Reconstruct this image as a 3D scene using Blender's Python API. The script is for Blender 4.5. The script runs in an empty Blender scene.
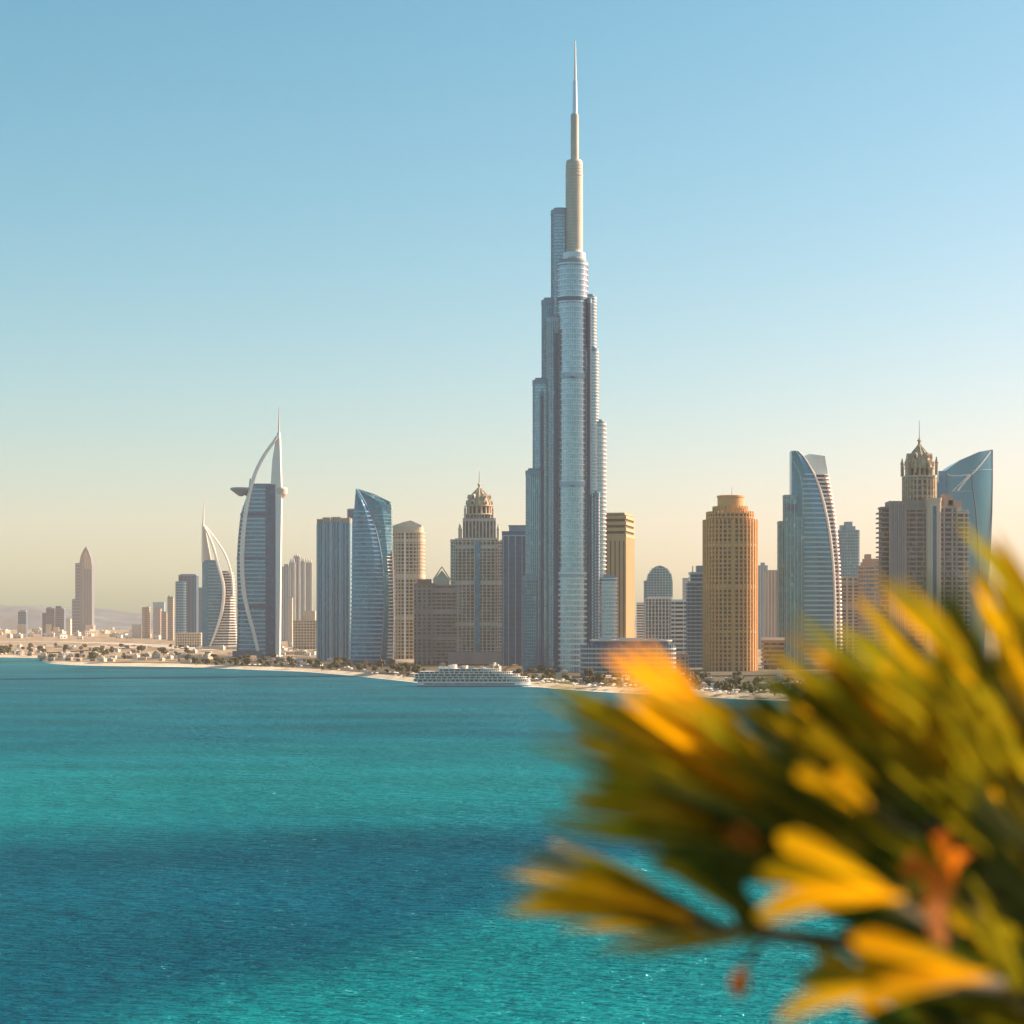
import bpy, bmesh, math, random
from mathutils import Vector, Matrix, Euler, noise as mnoise

random.seed(7)
R = math.radians
S = bpy.context.scene
C = S.collection

# ---------------------------------------------------------------- camera, sky, sun, exposure
F = 1914.0          # focal length in pixels of the 1024 px wide picture
HOR = 620.0         # row of the horizon
HC = 70.0           # height of the eye above the sea
ZG = 3.0            # height of the shore land

cam = bpy.data.cameras.new("camera")
cam.sensor_width = 36.0
cam.lens = 36.0 * F / 1024.0
cam.shift_y = (HOR - 512.0) / 1024.0
cam.clip_start = 0.05
cam.clip_end = 60000.0
cam.dof.use_dof = True
cam.dof.focus_distance = 2600.0
cam.dof.aperture_fstop = 5.4
cam_o = bpy.data.objects.new("camera", cam)
cam_o.location = (0, 0, HC)
cam_o.rotation_euler = (R(90), 0, 0)
C.objects.link(cam_o)
S.camera = cam_o

SUN_EL = 32.0       # degrees above the horizon
SUN_AZ = 72.0       # degrees clockwise from straight ahead (+Y) towards the right (+X)
W = bpy.data.worlds.new("World")
S.world = W
W.use_nodes = True
wn = W.node_tree
bg = wn.nodes["Background"]
sky = wn.nodes.new("ShaderNodeTexSky")
sky.sky_type = 'NISHITA'
sky.sun_disc = False
sky.sun_elevation = R(SUN_EL)
sky.sun_rotation = R(SUN_AZ)
sky.altitude = 0.0
sky.air_density = 1.0
sky.dust_density = 1.2
sky.ozone_density = 1.5
spl = wn.nodes.new("ShaderNodeSeparateColor"); cmb = wn.nodes.new("ShaderNodeCombineColor")
pw = wn.nodes.new("ShaderNodeMath"); pw.operation = 'POWER'; pw.inputs[1].default_value = 1.8
ml = wn.nodes.new("ShaderNodeMath"); ml.operation = 'MULTIPLY'; ml.inputs[1].default_value = 0.33
wn.links.new(sky.outputs[0], spl.inputs[0])
wn.links.new(spl.outputs[0], pw.inputs[0]); wn.links.new(pw.outputs[0], ml.inputs[0])
wn.links.new(ml.outputs[0], cmb.inputs[0]); wn.links.new(spl.outputs[1], cmb.inputs[1]); wn.links.new(spl.outputs[2], cmb.inputs[2])
tint = wn.nodes.new("ShaderNodeVectorMath"); tint.operation = 'MULTIPLY'
tint.inputs[1].default_value = (0.84, 0.945, 0.90)      # deep cyan sky of a dry, dusty afternoon
wn.links.new(cmb.outputs[0], tint.inputs[0])
wn.links.new(tint.outputs[0], bg.inputs[0])
bg.inputs[1].default_value = 0.08

sl = bpy.data.lights.new("sun", 'SUN')
sl.energy = 5.0
sl.angle = R(0.9)
sl.color = (1.0, 0.78, 0.51)
so = bpy.data.objects.new("sun", sl)
sd = Vector((math.sin(R(SUN_AZ)) * math.cos(R(SUN_EL)), math.cos(R(SUN_AZ)) * math.cos(R(SUN_EL)), math.sin(R(SUN_EL))))
so.rotation_euler = (-sd).to_track_quat('-Z', 'Y').to_euler()
so.location = (3000, 0, 3000)
C.objects.link(so)

S.view_settings.view_transform = 'Standard'
S.view_settings.look = 'None'
S.view_settings.gamma = 1.0
S.view_settings.exposure = 1.12
S.render.engine = 'CYCLES'
S.cycles.use_denoising = True
S.cycles.max_bounces = 8
S.cycles.volume_bounces = 0
S.cycles.sample_clamp_indirect = 6.0

# ---------------------------------------------------------------- materials
def base_mat(name):
    m = bpy.data.materials.new(name)
    m.use_nodes = True
    n = m.node_tree
    return m, n, n.nodes["Principled BSDF"]

def wall_mat(name, col, rough=0.75, var=0.18, scale=0.05, metallic=0.0, streak=True):
    """matt facade material with large soft stains and finer vertical streaks"""
    m, n, b = base_mat(name)
    tc = n.nodes.new("ShaderNodeTexCoord")
    mp = n.nodes.new("ShaderNodeMapping")
    mp.inputs['Scale'].default_value = (1, 1, 0.25 if streak else 1)
    nz = n.nodes.new("ShaderNodeTexNoise")
    nz.inputs['Scale'].default_value = scale
    nz.inputs['Detail'].default_value = 8
    nz.inputs['Roughness'].default_value = 0.65
    n.links.new(tc.outputs['Object'], mp.inputs[0])
    n.links.new(mp.outputs[0], nz.inputs['Vector'])
    mr = n.nodes.new("ShaderNodeMapRange")
    mr.inputs[1].default_value = 0.3
    mr.inputs[2].default_value = 0.7
    mr.inputs[3].default_value = 1 - var
    mr.inputs[4].default_value = 1 + var
    n.links.new(nz.outputs[0], mr.inputs[0])
    mx = n.nodes.new("ShaderNodeVectorMath")
    mx.operation = 'SCALE'
    mx.inputs[0].default_value = col
    n.links.new(mr.outputs[0], mx.inputs['Scale'])
    n.links.new(mx.outputs[0], b.inputs['Base Color'])
    b.inputs['Roughness'].default_value = rough
    b.inputs['Metallic'].default_value = metallic
    return m

def glass_mat(name, col, col2, cell=(3.5, 3.5, 4.2), metallic=0.25, rough=0.10, wob=0.03, lit=0.12, litcol=(0.45, 0.45, 0.42)):
    """curtain wall: every pane has its own tint and leans a little, some are coloured paler to pass for lit windows"""
    m, n, b = base_mat(name)
    tc = n.nodes.new("ShaderNodeTexCoord")
    ad = n.nodes.new("ShaderNodeVectorMath"); ad.operation = 'ADD'
    ad.inputs[1].default_value = (0.37, 0.41, 0.05)
    sn = n.nodes.new("ShaderNodeVectorMath"); sn.operation = 'SNAP'
    sn.inputs[1].default_value = cell
    wh = n.nodes.new("ShaderNodeTexWhiteNoise")
    n.links.new(tc.outputs['Object'], ad.inputs[0])
    n.links.new(ad.outputs[0], sn.inputs[0])
    n.links.new(sn.outputs[0], wh.inputs['Vector'])
    cr = n.nodes.new("ShaderNodeValToRGB")
    cr.color_ramp.elements[0].position = 0.0
    cr.color_ramp.elements[0].color = (*col, 1)
    cr.color_ramp.elements[1].position = 1 - lit
    cr.color_ramp.elements[1].color = (*col2, 1)
    if lit > 0:
        e = cr.color_ramp.elements.new(1 - lit + 0.008)
        e.color = (*litcol, 1)
    n.links.new(wh.outputs['Value'], cr.inputs[0])
    # broad tonal drift over the facade
    nz = n.nodes.new("ShaderNodeTexNoise")
    nz.inputs['Scale'].default_value = 0.02
    nz.inputs['Detail'].default_value = 5
    n.links.new(tc.outputs['Object'], nz.inputs['Vector'])
    mr = n.nodes.new("ShaderNodeMapRange")
    mr.inputs[1].default_value = 0.3; mr.inputs[2].default_value = 0.7
    mr.inputs[3].default_value = 0.88; mr.inputs[4].default_value = 1.12
    n.links.new(nz.outputs[0], mr.inputs[0])
    sc = n.nodes.new("ShaderNodeVectorMath"); sc.operation = 'SCALE'
    n.links.new(cr.outputs[0], sc.inputs[0])
    n.links.new(mr.outputs[0], sc.inputs['Scale'])
    n.links.new(sc.outputs[0], b.inputs['Base Color'])
    b.inputs['Metallic'].default_value = metallic
    b.inputs['Roughness'].default_value = rough
    geo = n.nodes.new("ShaderNodeNewGeometry")
    su = n.nodes.new("ShaderNodeVectorMath"); su.operation = 'SUBTRACT'
    su.inputs[1].default_value = (0.5, 0.5, 0.5)
    n.links.new(wh.outputs['Color'], su.inputs[0])
    s2 = n.nodes.new("ShaderNodeVectorMath"); s2.operation = 'SCALE'
    s2.inputs['Scale'].default_value = wob
    n.links.new(su.outputs[0], s2.inputs[0])
    a2 = n.nodes.new("ShaderNodeVectorMath"); a2.operation = 'ADD'
    n.links.new(geo.outputs['Normal'], a2.inputs[0])
    n.links.new(s2.outputs[0], a2.inputs[1])
    nm = n.nodes.new("ShaderNodeVectorMath"); nm.operation = 'NORMALIZE'
    n.links.new(a2.outputs[0], nm.inputs[0])
    n.links.new(nm.outputs[0], b.inputs['Normal'])
    return m

M = {}
M['white'] = wall_mat('white paint', (0.78, 0.76, 0.72), 0.5, 0.06)
M['pale'] = wall_mat('pale concrete', (0.55, 0.52, 0.47), 0.7, 0.12)
M['steel'] = wall_mat('brushed steel', (0.52, 0.61, 0.66), 0.35, 0.10, metallic=0.5)
M['stone'] = wall_mat('spire cladding', (0.43, 0.41, 0.37), 0.5, 0.15, 0.15)
M['tan'] = wall_mat('tan stone', (0.46, 0.34, 0.19), 0.8, 0.12)
M['cream'] = wall_mat('cream render', (0.56, 0.47, 0.36), 0.8, 0.12)
M['beige'] = wall_mat('beige render', (0.57, 0.52, 0.46), 0.8, 0.15)
M['ornate'] = wall_mat('carved sandstone', (0.42, 0.35, 0.25), 0.8, 0.4, 0.25, streak=False)
M['gold'] = wall_mat('ochre render', (0.60, 0.35, 0.155), 0.75, 0.12)
M['brown'] = wall_mat('brown render', (0.28, 0.22, 0.19), 0.8, 0.15)
M['mauve'] = wall_mat('mauve render', (0.36, 0.31, 0.31), 0.8, 0.15)
M['greybrown'] = wall_mat('grey brown render', (0.30, 0.27, 0.25), 0.75, 0.15)
M['ash'] = wall_mat('ash grey cladding', (0.13, 0.17, 0.22), 0.6, 0.15)
M['pink'] = wall_mat('pink render', (0.44, 0.31, 0.25), 0.8, 0.12)
M['slate'] = wall_mat('slate blue panel', (0.035, 0.13, 0.23), 0.45, 0.15)
M['bluegrey'] = wall_mat('blue grey panel', (0.16, 0.31, 0.41), 0.5, 0.12)
M['bluepanel'] = wall_mat('light blue panel', (0.27, 0.48, 0.60), 0.4, 0.10)
M['dark'] = wall_mat('dark recess', (0.05, 0.05, 0.055), 0.7, 0.2)
M['terracotta'] = wall_mat('terracotta', (0.45, 0.22, 0.12), 0.8, 0.1)
M['g_blue'] = glass_mat('blue glass', (0.010, 0.155, 0.28), (0.025, 0.225, 0.37), metallic=0.4, lit=0.03, litcol=(0.12, 0.30, 0.42))
M['g_teal'] = glass_mat('teal glass', (0.03, 0.17, 0.25), (0.07, 0.26, 0.34), metallic=0.45, wob=0.015, lit=0.05, litcol=(0.24, 0.40, 0.46))
M['g_navy'] = glass_mat('navy glass', (0.004, 0.085, 0.19), (0.012, 0.125, 0.25), metallic=0.3, lit=0.02, litcol=(0.06, 0.19, 0.30))
M['g_silver'] = glass_mat('silver glass', (0.20, 0.38, 0.47), (0.32, 0.50, 0.58), metallic=0.7, rough=0.22, wob=0.012, lit=0.06, litcol=(0.36, 0.48, 0.52))
M['g_dark'] = glass_mat('dark window glass', (0.008, 0.024, 0.05), (0.03, 0.055, 0.085), metallic=0.15, rough=0.2, lit=0.16, litcol=(0.24, 0.22, 0.20))
M['g_sky'] = glass_mat('clear blue glass', (0.020, 0.22, 0.34), (0.021, 0.225, 0.345), cell=(3, 3, 4.2), metallic=0.35, wob=0.0, lit=0.0)

# ---------------------------------------------------------------- object helpers
def tag(o, label=None, cat=None, group=None, kind=None):
    if label: o['label'] = label
    if cat: o['category'] = cat
    if group: o['group'] = group
    if kind: o['kind'] = kind
    return o

def mesh_obj(name, bm, mat, parent=None, smooth=False):
    me = bpy.data.meshes.new(name)
    bmesh.ops.recalc_face_normals(bm, faces=bm.faces[:])
    if smooth:
        for f in bm.faces: f.smooth = True
    bm.to_mesh(me)
    bm.free()
    for m in (mat if isinstance(mat, (list, tuple)) else [mat]):
        me.materials.append(m)
    o = bpy.data.objects.new(name, me)
    C.objects.link(o)
    if parent: o.parent = parent
    return o

def children(o):
    return [c for c in bpy.data.objects if c.parent == o]

def copy_thing(o, kids, loc, rz=0.0, sc=1.0):
    c = o.copy(); C.objects.link(c)
    c.location = loc
    c.rotation_euler = (0, 0, rz)
    c.scale = sc if isinstance(sc, tuple) else (sc, sc, sc)
    for k in kids:
        d = k.copy(); C.objects.link(d); d.parent = c
    return c

def loop_faces(bm, rings, closed=True, cap0=True, cap1=True):
    vs = [[bm.verts.new(p) for p in ring] for ring in rings]
    n = len(vs[0])
    for a, b in zip(vs[:-1], vs[1:]):
        for i in range(n if closed else n - 1):
            j = (i + 1) % n
            bm.faces.new((a[i], a[j], b[j], b[i]))
    if cap0: bm.faces.new(vs[0][::-1])
    if cap1: bm.faces.new(vs[-1])
    return vs

def prism(bm, poly, z0, z1):
    loop_faces(bm, [[(x, y, z0) for x, y in poly], [(x, y, z1) for x, y in poly]])

def box(bm, x0, x1, y0, y1, z0, z1):
    prism(bm, [(x0, y0), (x1, y0), (x1, y1), (x0, y1)], z0, z1)

def lathe(bm, prof, cx=0, cy=0, n=24, sx=1.0, sy=1.0):
    rings = []
    for r, z in prof:
        rings.append([(cx + sx * r * math.cos(2 * math.pi * i / n), cy + sy * r * math.sin(2 * math.pi * i / n), z) for i in range(n)])
    loop_faces(bm, rings)

def sweep(bm, pts, rad, n=8, flat=1.0):
    """tube through 3D points; rad a number or list; flat squashes it sideways"""
    pts = [Vector(p) for p in pts]
    rings = []
    for i, p in enumerate(pts):
        t = (pts[min(i + 1, len(pts) - 1)] - pts[max(i - 1, 0)]).normalized()
        up = Vector((0, 1, 0)) if abs(t.y) < 0.9 else Vector((1, 0, 0))
        a = t.cross(up).normalized(); b = t.cross(a).normalized()
        r = rad[i] if isinstance(rad, (list, tuple)) else rad
        rings.append([tuple(p + a * (r * math.cos(2 * math.pi * k / n)) + b * (r * flat * math.sin(2 * math.pi * k / n))) for k in range(n)])
    loop_faces(bm, rings)

def offset(poly, d):
    n = len(poly); out = []
    for i in range(n):
        p0 = Vector(poly[i - 1]); p1 = Vector(poly[i]); p2 = Vector(poly[(i + 1) % n])
        e1 = (p1 - p0); e2 = (p2 - p1)
        if e1.length < 1e-6 or e2.length < 1e-6:
            out.append(tuple(p1)); continue
        n1 = Vector((e1.y, -e1.x)).normalized(); n2 = Vector((e2.y, -e2.x)).normalized()
        m = n1 + n2
        if m.length < 1e-4:
            out.append(tuple(p1 + n1 * d)); continue
        m.normalize()
        out.append(tuple(p1 + m * (d / max(0.45, m.dot(n1)))))
    return out

def rect(x0, x1, y0, y1): return [(x0, y0), (x1, y0), (x1, y1), (x0, y1)]
def ell(cx, cy, rx, ry, n=28): return [(cx + rx * math.cos(2 * math.pi * i / n), cy + ry * math.sin(2 * math.pi * i / n)) for i in range(n)]
def sup(cx, cy, rx, ry, e=0.5, n=32):
    o = []
    for i in range(n):
        a = 2 * math.pi * (i + 0.5) / n; c, s = math.cos(a), math.sin(a)
        o.append((cx + rx * math.copysign(abs(c) ** e, c), cy + ry * math.copysign(abs(s) ** e, s)))
    return o
def corner3(ax, bx, cx, d1):
    """box seen cornerwise: front face ax..bx, near corner bx, side face bx..cx; d1 = set-back of the corner ax"""
    u = Vector((ax - bx, d1)); v = Vector((cx - bx, (bx - ax) * (cx - bx) / d1))
    b = Vector((bx, 0))
    return [tuple(b + u), tuple(b), tuple(b + v), tuple(b + u + v)]

def interp(tab, z):
    """tab: [(z, value)] in any order -> linear value at z"""
    t = sorted(tab)
    if z <= t[0][0]: return t[0][1]
    for (a, va), (b, vb) in zip(t[:-1], t[1:]):
        if z <= b: return va + (vb - va) * (z - a) / (b - a)
    return t[-1][1]

def curve_tab(tab, z):
    """smooth (Catmull-Rom) value of a table at z"""
    t = sorted(tab)
    if z <= t[0][0]: return t[0][1]
    if z >= t[-1][0]: return t[-1][1]
    for i in range(len(t) - 1):
        if t[i][0] <= z <= t[i + 1][0]:
            p1, p2 = t[i], t[i + 1]
            p0 = t[i - 1] if i > 0 else p1; p3 = t[i + 2] if i + 2 < len(t) else p2
            h = p2[0] - p1[0]; u = (z - p1[0]) / h
            m1 = (p2[1] - p0[1]) / max(1e-6, p2[0] - p0[0]) * h
            m2 = (p3[1] - p1[1]) / max(1e-6, p3[0] - p1[0]) * h
            return (2*u**3 - 3*u*u + 1) * p1[1] + (u**3 - 2*u*u + u) * m1 + (-2*u**3 + 3*u*u) * p2[1] + (u**3 - u*u) * m2

class B:
    """a building standing at its true distance D; X / Z turn the picture's measures into metres of the building's own frame"""
    def __init__(self, name, label, cat, D, cx, group=None, zg=ZG):
        self.D = D; self.s = D / F; self.cx = cx; self.zg = zg
        e = bpy.data.objects.new(name, None); C.objects.link(e)
        e.location = ((cx - 512) * self.s, D, zg)
        tag(e, label, cat, group)
        self.o = e
    def X(self, px): return (px - self.cx) * self.s
    def Z(self, py): return HC + (HOR - py) * self.s - self.zg
    def P(self, px, py, d=0): return (self.X(px), d * self.s, self.Z(py))
    def rect(self, x0, x1, d0, d1): return rect(self.X(x0), self.X(x1), d0 * self.s, d1 * self.s)
    def ell(self, x0, x1, d0, d1, n=28): return ell((self.X(x0) + self.X(x1)) / 2, (d0 + d1) / 2 * self.s, (x1 - x0) / 2 * self.s, (d1 - d0) / 2 * self.s, n)
    def sup(self, x0, x1, d0, d1, e=0.5, n=32): return sup((self.X(x0) + self.X(x1)) / 2, (d0 + d1) / 2 * self.s, (x1 - x0) / 2 * self.s, (d1 - d0) / 2 * self.s, e, n)
    def corner(self, a, b, c, d1): return corner3(self.X(a), self.X(b), self.X(c), d1 * self.s)

    def mass(self, name, sec, y0, y1, core, parent=None, nz=1, pad=0.0):
        """extruded or lofted volume from picture row y0 (low) to y1 (high)"""
        z0 = self.Z(y0) if y0 is not None else -2.0
        z1 = self.Z(y1)
        f = sec if callable(sec) else (lambda z, p=sec: p)
        bm = bmesh.new()
        loop_faces(bm, [[(x, y, z) for x, y in f(z)] for z in [z0 + (z1 - z0) * i / nz for i in range(nz + 1)]])
        return mesh_obj(name, bm, core, parent or self.o)

    def slabs(self, name, sec, y0, y1, step, t, p, mat, parent, split=False, skip=None, first=1):
        """floor bands: rings standing p metres proud of the wall, one every `step` metres, t metres thick"""
        z0 = self.Z(y0) if y0 is not None else 0.0
        z1 = self.Z(y1)
        f = sec if callable(sec) else (lambda z, q=sec: q)
        bm = bmesh.new(); k = first
        while z0 + k * step < z1 - t * 0.3:
            z = z0 + k * step
            if not (skip and skip(z)):
                prism(bm, offset(f(z), p), z, min(z + t, z1 + 0.05))
                if split:
                    mesh_obj(name, bm, mat, parent); bm = bmesh.new()
            k += 1
        if split: bm.free()
        else: mesh_obj(name, bm, mat, parent)

    def ribs(self, name, sec, y0, y1, sp, w, p, mat, parent, nz=1, split=False, edges=None, inset=0.5, top=0.4):
        """vertical piers standing p metres proud of the wall, about sp metres apart along each edge"""
        z0 = self.Z(y0) if y0 is not None else -1.5
        z1 = self.Z(y1) + top
        f = sec if callable(sec) else (lambda z, q=sec: q)
        n = len(f(z0)); ref = f((z0 + z1) / 2)
        bm = bmesh.new()
        zs = [z0 + (z1 - z0) * i / nz for i in range(nz + 1)]
        for e in (edges if edges is not None else range(n)):
            L = (Vector(ref[(e + 1) % n]) - Vector(ref[e])).length
            m = max(1, round(L / sp)) if sp else 1
            for k in range(m):
                u = (k + 0.5) / m if inset else k / m
                rings = []
                for z in zs:
                    poly = f(z); a = Vector(poly[e]); b = Vector(poly[(e + 1) % n])
                    t = (b - a)
                    if t.length < 1e-5: t = Vector((1, 0))
                    t.normalize(); nn = Vector((t.y, -t.x)); c = a + (b - a) * u
                    q = [c - t * w / 2 - nn * 0.4, c - t * w / 2 + nn * p, c + t * w / 2 + nn * p, c + t * w / 2 - nn * 0.4]
                    rings.append([(v.x, v.y, z) for v in q])
                loop_faces(bm, rings)
                if split:
                    mesh_obj(name, bm, mat, parent); bm = bmesh.new()
        if split: bm.free()
        else: mesh_obj(name, bm, mat, parent)

    def crown(self, name, poly, y0, y1, mat, parent=None, p=0.0):
        bm = bmesh.new()
        prism(bm, offset(poly, p) if p else poly, self.Z(y0), self.Z(y1))
        return mesh_obj(name, bm, mat, parent or self.o)

    def block(self, part, poly, y0, y1, core, floor=None, pier=None, cap=None, split=False, nz=1):
        """a whole volume with its floor bands, piers and parapet (bands and piers are sub-parts of the volume)"""
        c = self.mass(part, poly, y0, y1, core, nz=nz)
        if floor: self.slabs('floor_band', poly, y0, y1, *floor, c, split)
        if pier: self.ribs('pier_grid' if not split else 'pier', poly, y0, y1, *pier, c, nz)
        if floor and not callable(poly) and core is M['g_dark'] and self.Z(y1) - (self.Z(y0) if y0 else 0) > 110:
            z0_ = self.Z(y0) if y0 else 0; H_ = self.Z(y1) - z0_
            for k, q_ in enumerate((.31, .64, .93)):
                bm = bmesh.new(); prism(bm, offset(poly, floor[2] + .35), z0_ + H_ * q_, z0_ + H_ * q_ + floor[0] * (1.0, 1.3, .9)[k]); mesh_obj('service_floor', bm, floor[3], c)
        if cap:
            q = poly(self.Z(y1)) if callable(poly) else poly
            bm = bmesh.new()
            z = self.Z(y1)
            prism(bm, offset(q, cap[1]), z - 0.3, z + cap[0])
            mesh_obj('parapet', bm, cap[2], c)
        return c

    def plant_room(self, x0, x1, d0, d1, y0, y1, mat, louvre=True):
        c = self.crown('plant_room', self.rect(x0, x1, d0, d1), y0, y1, mat)
        return c

# ---------------------------------------------------------------- setting: sea, land, beach, hills
def sea_material():
    m, n, b = base_mat('sea water')
    tc = n.nodes.new("ShaderNodeTexCoord")
    # long sand-bank and sea-grass bands, true colour of the shallow bed
    sx = n.nodes.new("ShaderNodeSeparateXYZ")
    n.links.new(tc.outputs['Object'], sx.inputs[0])
    mp = n.nodes.new("ShaderNodeMapping")
    mp.inputs['Scale'].default_value = (0.0016, 0.0040, 1)
    n.links.new(tc.outputs['Object'], mp.inputs[0])
    nz = n.nodes.new("ShaderNodeTexNoise")
    nz.inputs['Scale'].default_value = 1.0; nz.inputs['Detail'].default_value = 7; nz.inputs['Roughness'].default_value = 0.55
    n.links.new(mp.outputs[0], nz.inputs['Vector'])
    # y * (1 + k (noise - .5)) + tilt * x
    a = n.nodes.new("ShaderNodeMath"); a.operation = 'MULTIPLY_ADD'
    a.inputs[1].default_value = 0.55; a.inputs[2].default_value = 1 - 0.275
    n.links.new(nz.outputs[0], a.inputs[0])
    yx = n.nodes.new("ShaderNodeMath"); yx.operation = 'MULTIPLY_ADD'
    yx.inputs[1].default_value = -0.25
    n.links.new(sx.outputs['X'], yx.inputs[0]); n.links.new(sx.outputs['Y'], yx.inputs[2])
    p = n.nodes.new("ShaderNodeMath"); p.operation = 'MULTIPLY'
    n.links.new(yx.outputs[0], p.inputs[0]); n.links.new(a.outputs[0], p.inputs[1])
    lg = n.nodes.new("ShaderNodeMath"); lg.operation = 'LOGARITHM'; lg.inputs[1].default_value = 10.0
    n.links.new(p.outputs[0], lg.inputs[0])
    mr = n.nodes.new("ShaderNodeMapRange")
    mr.inputs[1].default_value = math.log10(250); mr.inputs[2].default_value = math.log10(4000)
    n.links.new(lg.outputs[0], mr.inputs[0])
    cr = n.nodes.new("ShaderNodeValToRGB")
    def pos(y): return (math.log10(y) - math.log10(250)) / (math.log10(4000) - math.log10(250))
    deep = (0.002, 0.094, 0.158, 1); mid = (0.003, 0.142, 0.205, 1); light = (0.005, 0.205, 0.250, 1); far = (0.003, 0.138, 0.212, 1)
    el = cr.color_ramp.elements
    el[0].position = 0.0; el[0].color = deep
    el[1].position = 1.0; el[1].color = (0.012, 0.20, 0.25, 1)
    for y, c in ((600, deep), (720, light), (920, light), (1150, mid), (1500, mid), (2100, far), (2700, far)):
        e = el.new(pos(y)); e.color = c
    # the near sand bank, bounded by an oblique line
    q1 = n.nodes.new("ShaderNodeMath"); q1.operation = 'MULTIPLY_ADD'; q1.inputs[1].default_value = -2.1
    n.links.new(sx.outputs['X'], q1.inputs[0]); n.links.new(sx.outputs['Y'], q1.inputs[2])
    q2 = n.nodes.new("ShaderNodeMath"); q2.operation = 'MULTIPLY_ADD'; q2.inputs[1].default_value = 260.0
    n.links.new(nz.outputs[0], q2.inputs[0]); n.links.new(q1.outputs[0], q2.inputs[2])
    q3 = n.nodes.new("ShaderNodeMapRange"); q3.interpolation_type = 'SMOOTHSTEP'
    q3.inputs[1].default_value = 476 + 130 - 60; q3.inputs[2].default_value = 476 + 130 + 50
    n.links.new(q2.outputs[0], q3.inputs[0])
    n.links.new(mr.outputs[0], cr.inputs[0])
    # patches
    n2 = n.nodes.new("ShaderNodeTexNoise"); n2.inputs['Scale'].default_value = 1.0; n2.inputs['Detail'].default_value = 6
    mp2 = n.nodes.new("ShaderNodeMapping"); mp2.inputs['Scale'].default_value = (0.006, 0.014, 1)
    n.links.new(tc.outputs['Object'], mp2.inputs[0]); n.links.new(mp2.outputs[0], n2.inputs['Vector'])
    r2 = n.nodes.new("ShaderNodeMapRange"); r2.inputs[1].default_value = 0.3; r2.inputs[2].default_value = 0.7
    r2.inputs[3].default_value = 0.80; r2.inputs[4].default_value = 1.2
    n.links.new(n2.outputs[0], r2.inputs[0])
    sc = n.nodes.new("ShaderNodeVectorMath"); sc.operation = 'SCALE'
    bank = n.nodes.new("ShaderNodeMix"); bank.data_type = 'RGBA'
    bank.inputs[6].default_value = (0.004, 0.212, 0.250, 1)
    n.links.new(q3.outputs[0], bank.inputs[0]); n.links.new(cr.outputs[0], bank.inputs[7])
    n.links.new(bank.outputs[2], sc.inputs[0]); n.links.new(r2.outputs[0], sc.inputs['Scale'])
    n.nodes.remove(b)
    df = n.nodes.new("ShaderNodeBsdfDiffuse"); gl = n.nodes.new("ShaderNodeBsdfGlossy"); gl.inputs['Roughness'].default_value = 0.10
    gl.inputs['Color'].default_value = (0.30, 0.80, 1.0, 1)
    ms = n.nodes.new("ShaderNodeMixShader"); ms.inputs[0].default_value = 0.095
    n.links.new(sc.outputs[0], df.inputs['Color'])
    n.links.new(df.outputs[0], ms.inputs[1]); n.links.new(gl.outputs[0], ms.inputs[2])
    n.links.new(ms.outputs[0], n.nodes["Material Output"].inputs[0])
    # waves: swell + chop + ripples
    prev = None
    for scl, dist, det, rot, st in (((0.035, 0.09, 1), 6.0, 6, 5, 0.8), ((0.10, 0.36, 1), 6.0, 4, -4, 1.0), ((0.40, 0.95, 1), 0.8, 3, 8, 0.7)):
        mq = n.nodes.new("ShaderNodeMapping"); mq.inputs['Scale'].default_value = scl
        mq.inputs['Rotation'].default_value = (0, 0, R(rot))
        n.links.new(tc.outputs['Object'], mq.inputs[0])
        nw = n.nodes.new("ShaderNodeTexNoise"); nw.inputs['Scale'].default_value = 1.0
        nw.inputs['Detail'].default_value = det; nw.inputs['Roughness'].default_value = 0.6
        nw.inputs['Distortion'].default_value = 0.0
        n.links.new(mq.outputs[0], nw.inputs['Vector'])
        bp = n.nodes.new("ShaderNodeBump"); bp.inputs['Strength'].default_value = st; bp.inputs['Distance'].default_value = dist
        n.links.new(nw.outputs[0], bp.inputs['Height'])
        if prev: n.links.new(prev.outputs[0], bp.inputs['Normal'])
        prev = bp
    n.links.new(prev.outputs[0], df.inputs['Normal']); n.links.new(prev.outputs[0], gl.inputs['Normal'])
    return m

bm = bmesh.new()
bm.faces.new([bm.verts.new(p) for p in ((-6400, -380, 0), (6400, -380, 0), (6400, 15800, 0), (-6400, 15800, 0))])
tag(mesh_obj('sea', bm, sea_material()), kind='structure')

def gp(px, py, z=0.0):
    D = (HC - z) * F / (py - HOR)
    return Vector(((px - 512) / F * D, D))

SHORE = [(-500, 655.5), (-200, 656), (0, 657), (30, 657.5), (44, 658), (46, 660), (42, 661.5), (52, 663.5), (75, 664.8), (110, 665.6), (150, 666.2), (180, 666.6), (220, 668), (258, 669.5),
         (300, 671), (340, 674), (380, 678), (417, 682), (440, 684.5), (470, 685.5), (510, 685.5), (540, 686.5), (570, 689), (600, 691), (650, 693.5), (700, 696), (740, 698), (770, 699), (850, 702), (1000, 708), (1300, 725), (1900, 760)]
shore = [gp(x, y) for x, y in SHORE]
# refine the line with small wobbles
fine = []
for a, b in zip(shore[:-1], shore[1:]):
    m = max(2, int((b - a).length / 40))
    for i in range(m):
        q = a + (b - a) * (i / m)
        fine.append(q + Vector((0, 5.0 * (mnoise.noise(Vector((q.x * 0.01, q.y * 0.002, 3.0)))))))
fine.append(shore[-1])
fine = [Vector((-6350, fine[0].y))] + fine + [Vector((6350, fine[-1].y - 40))]

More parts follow.
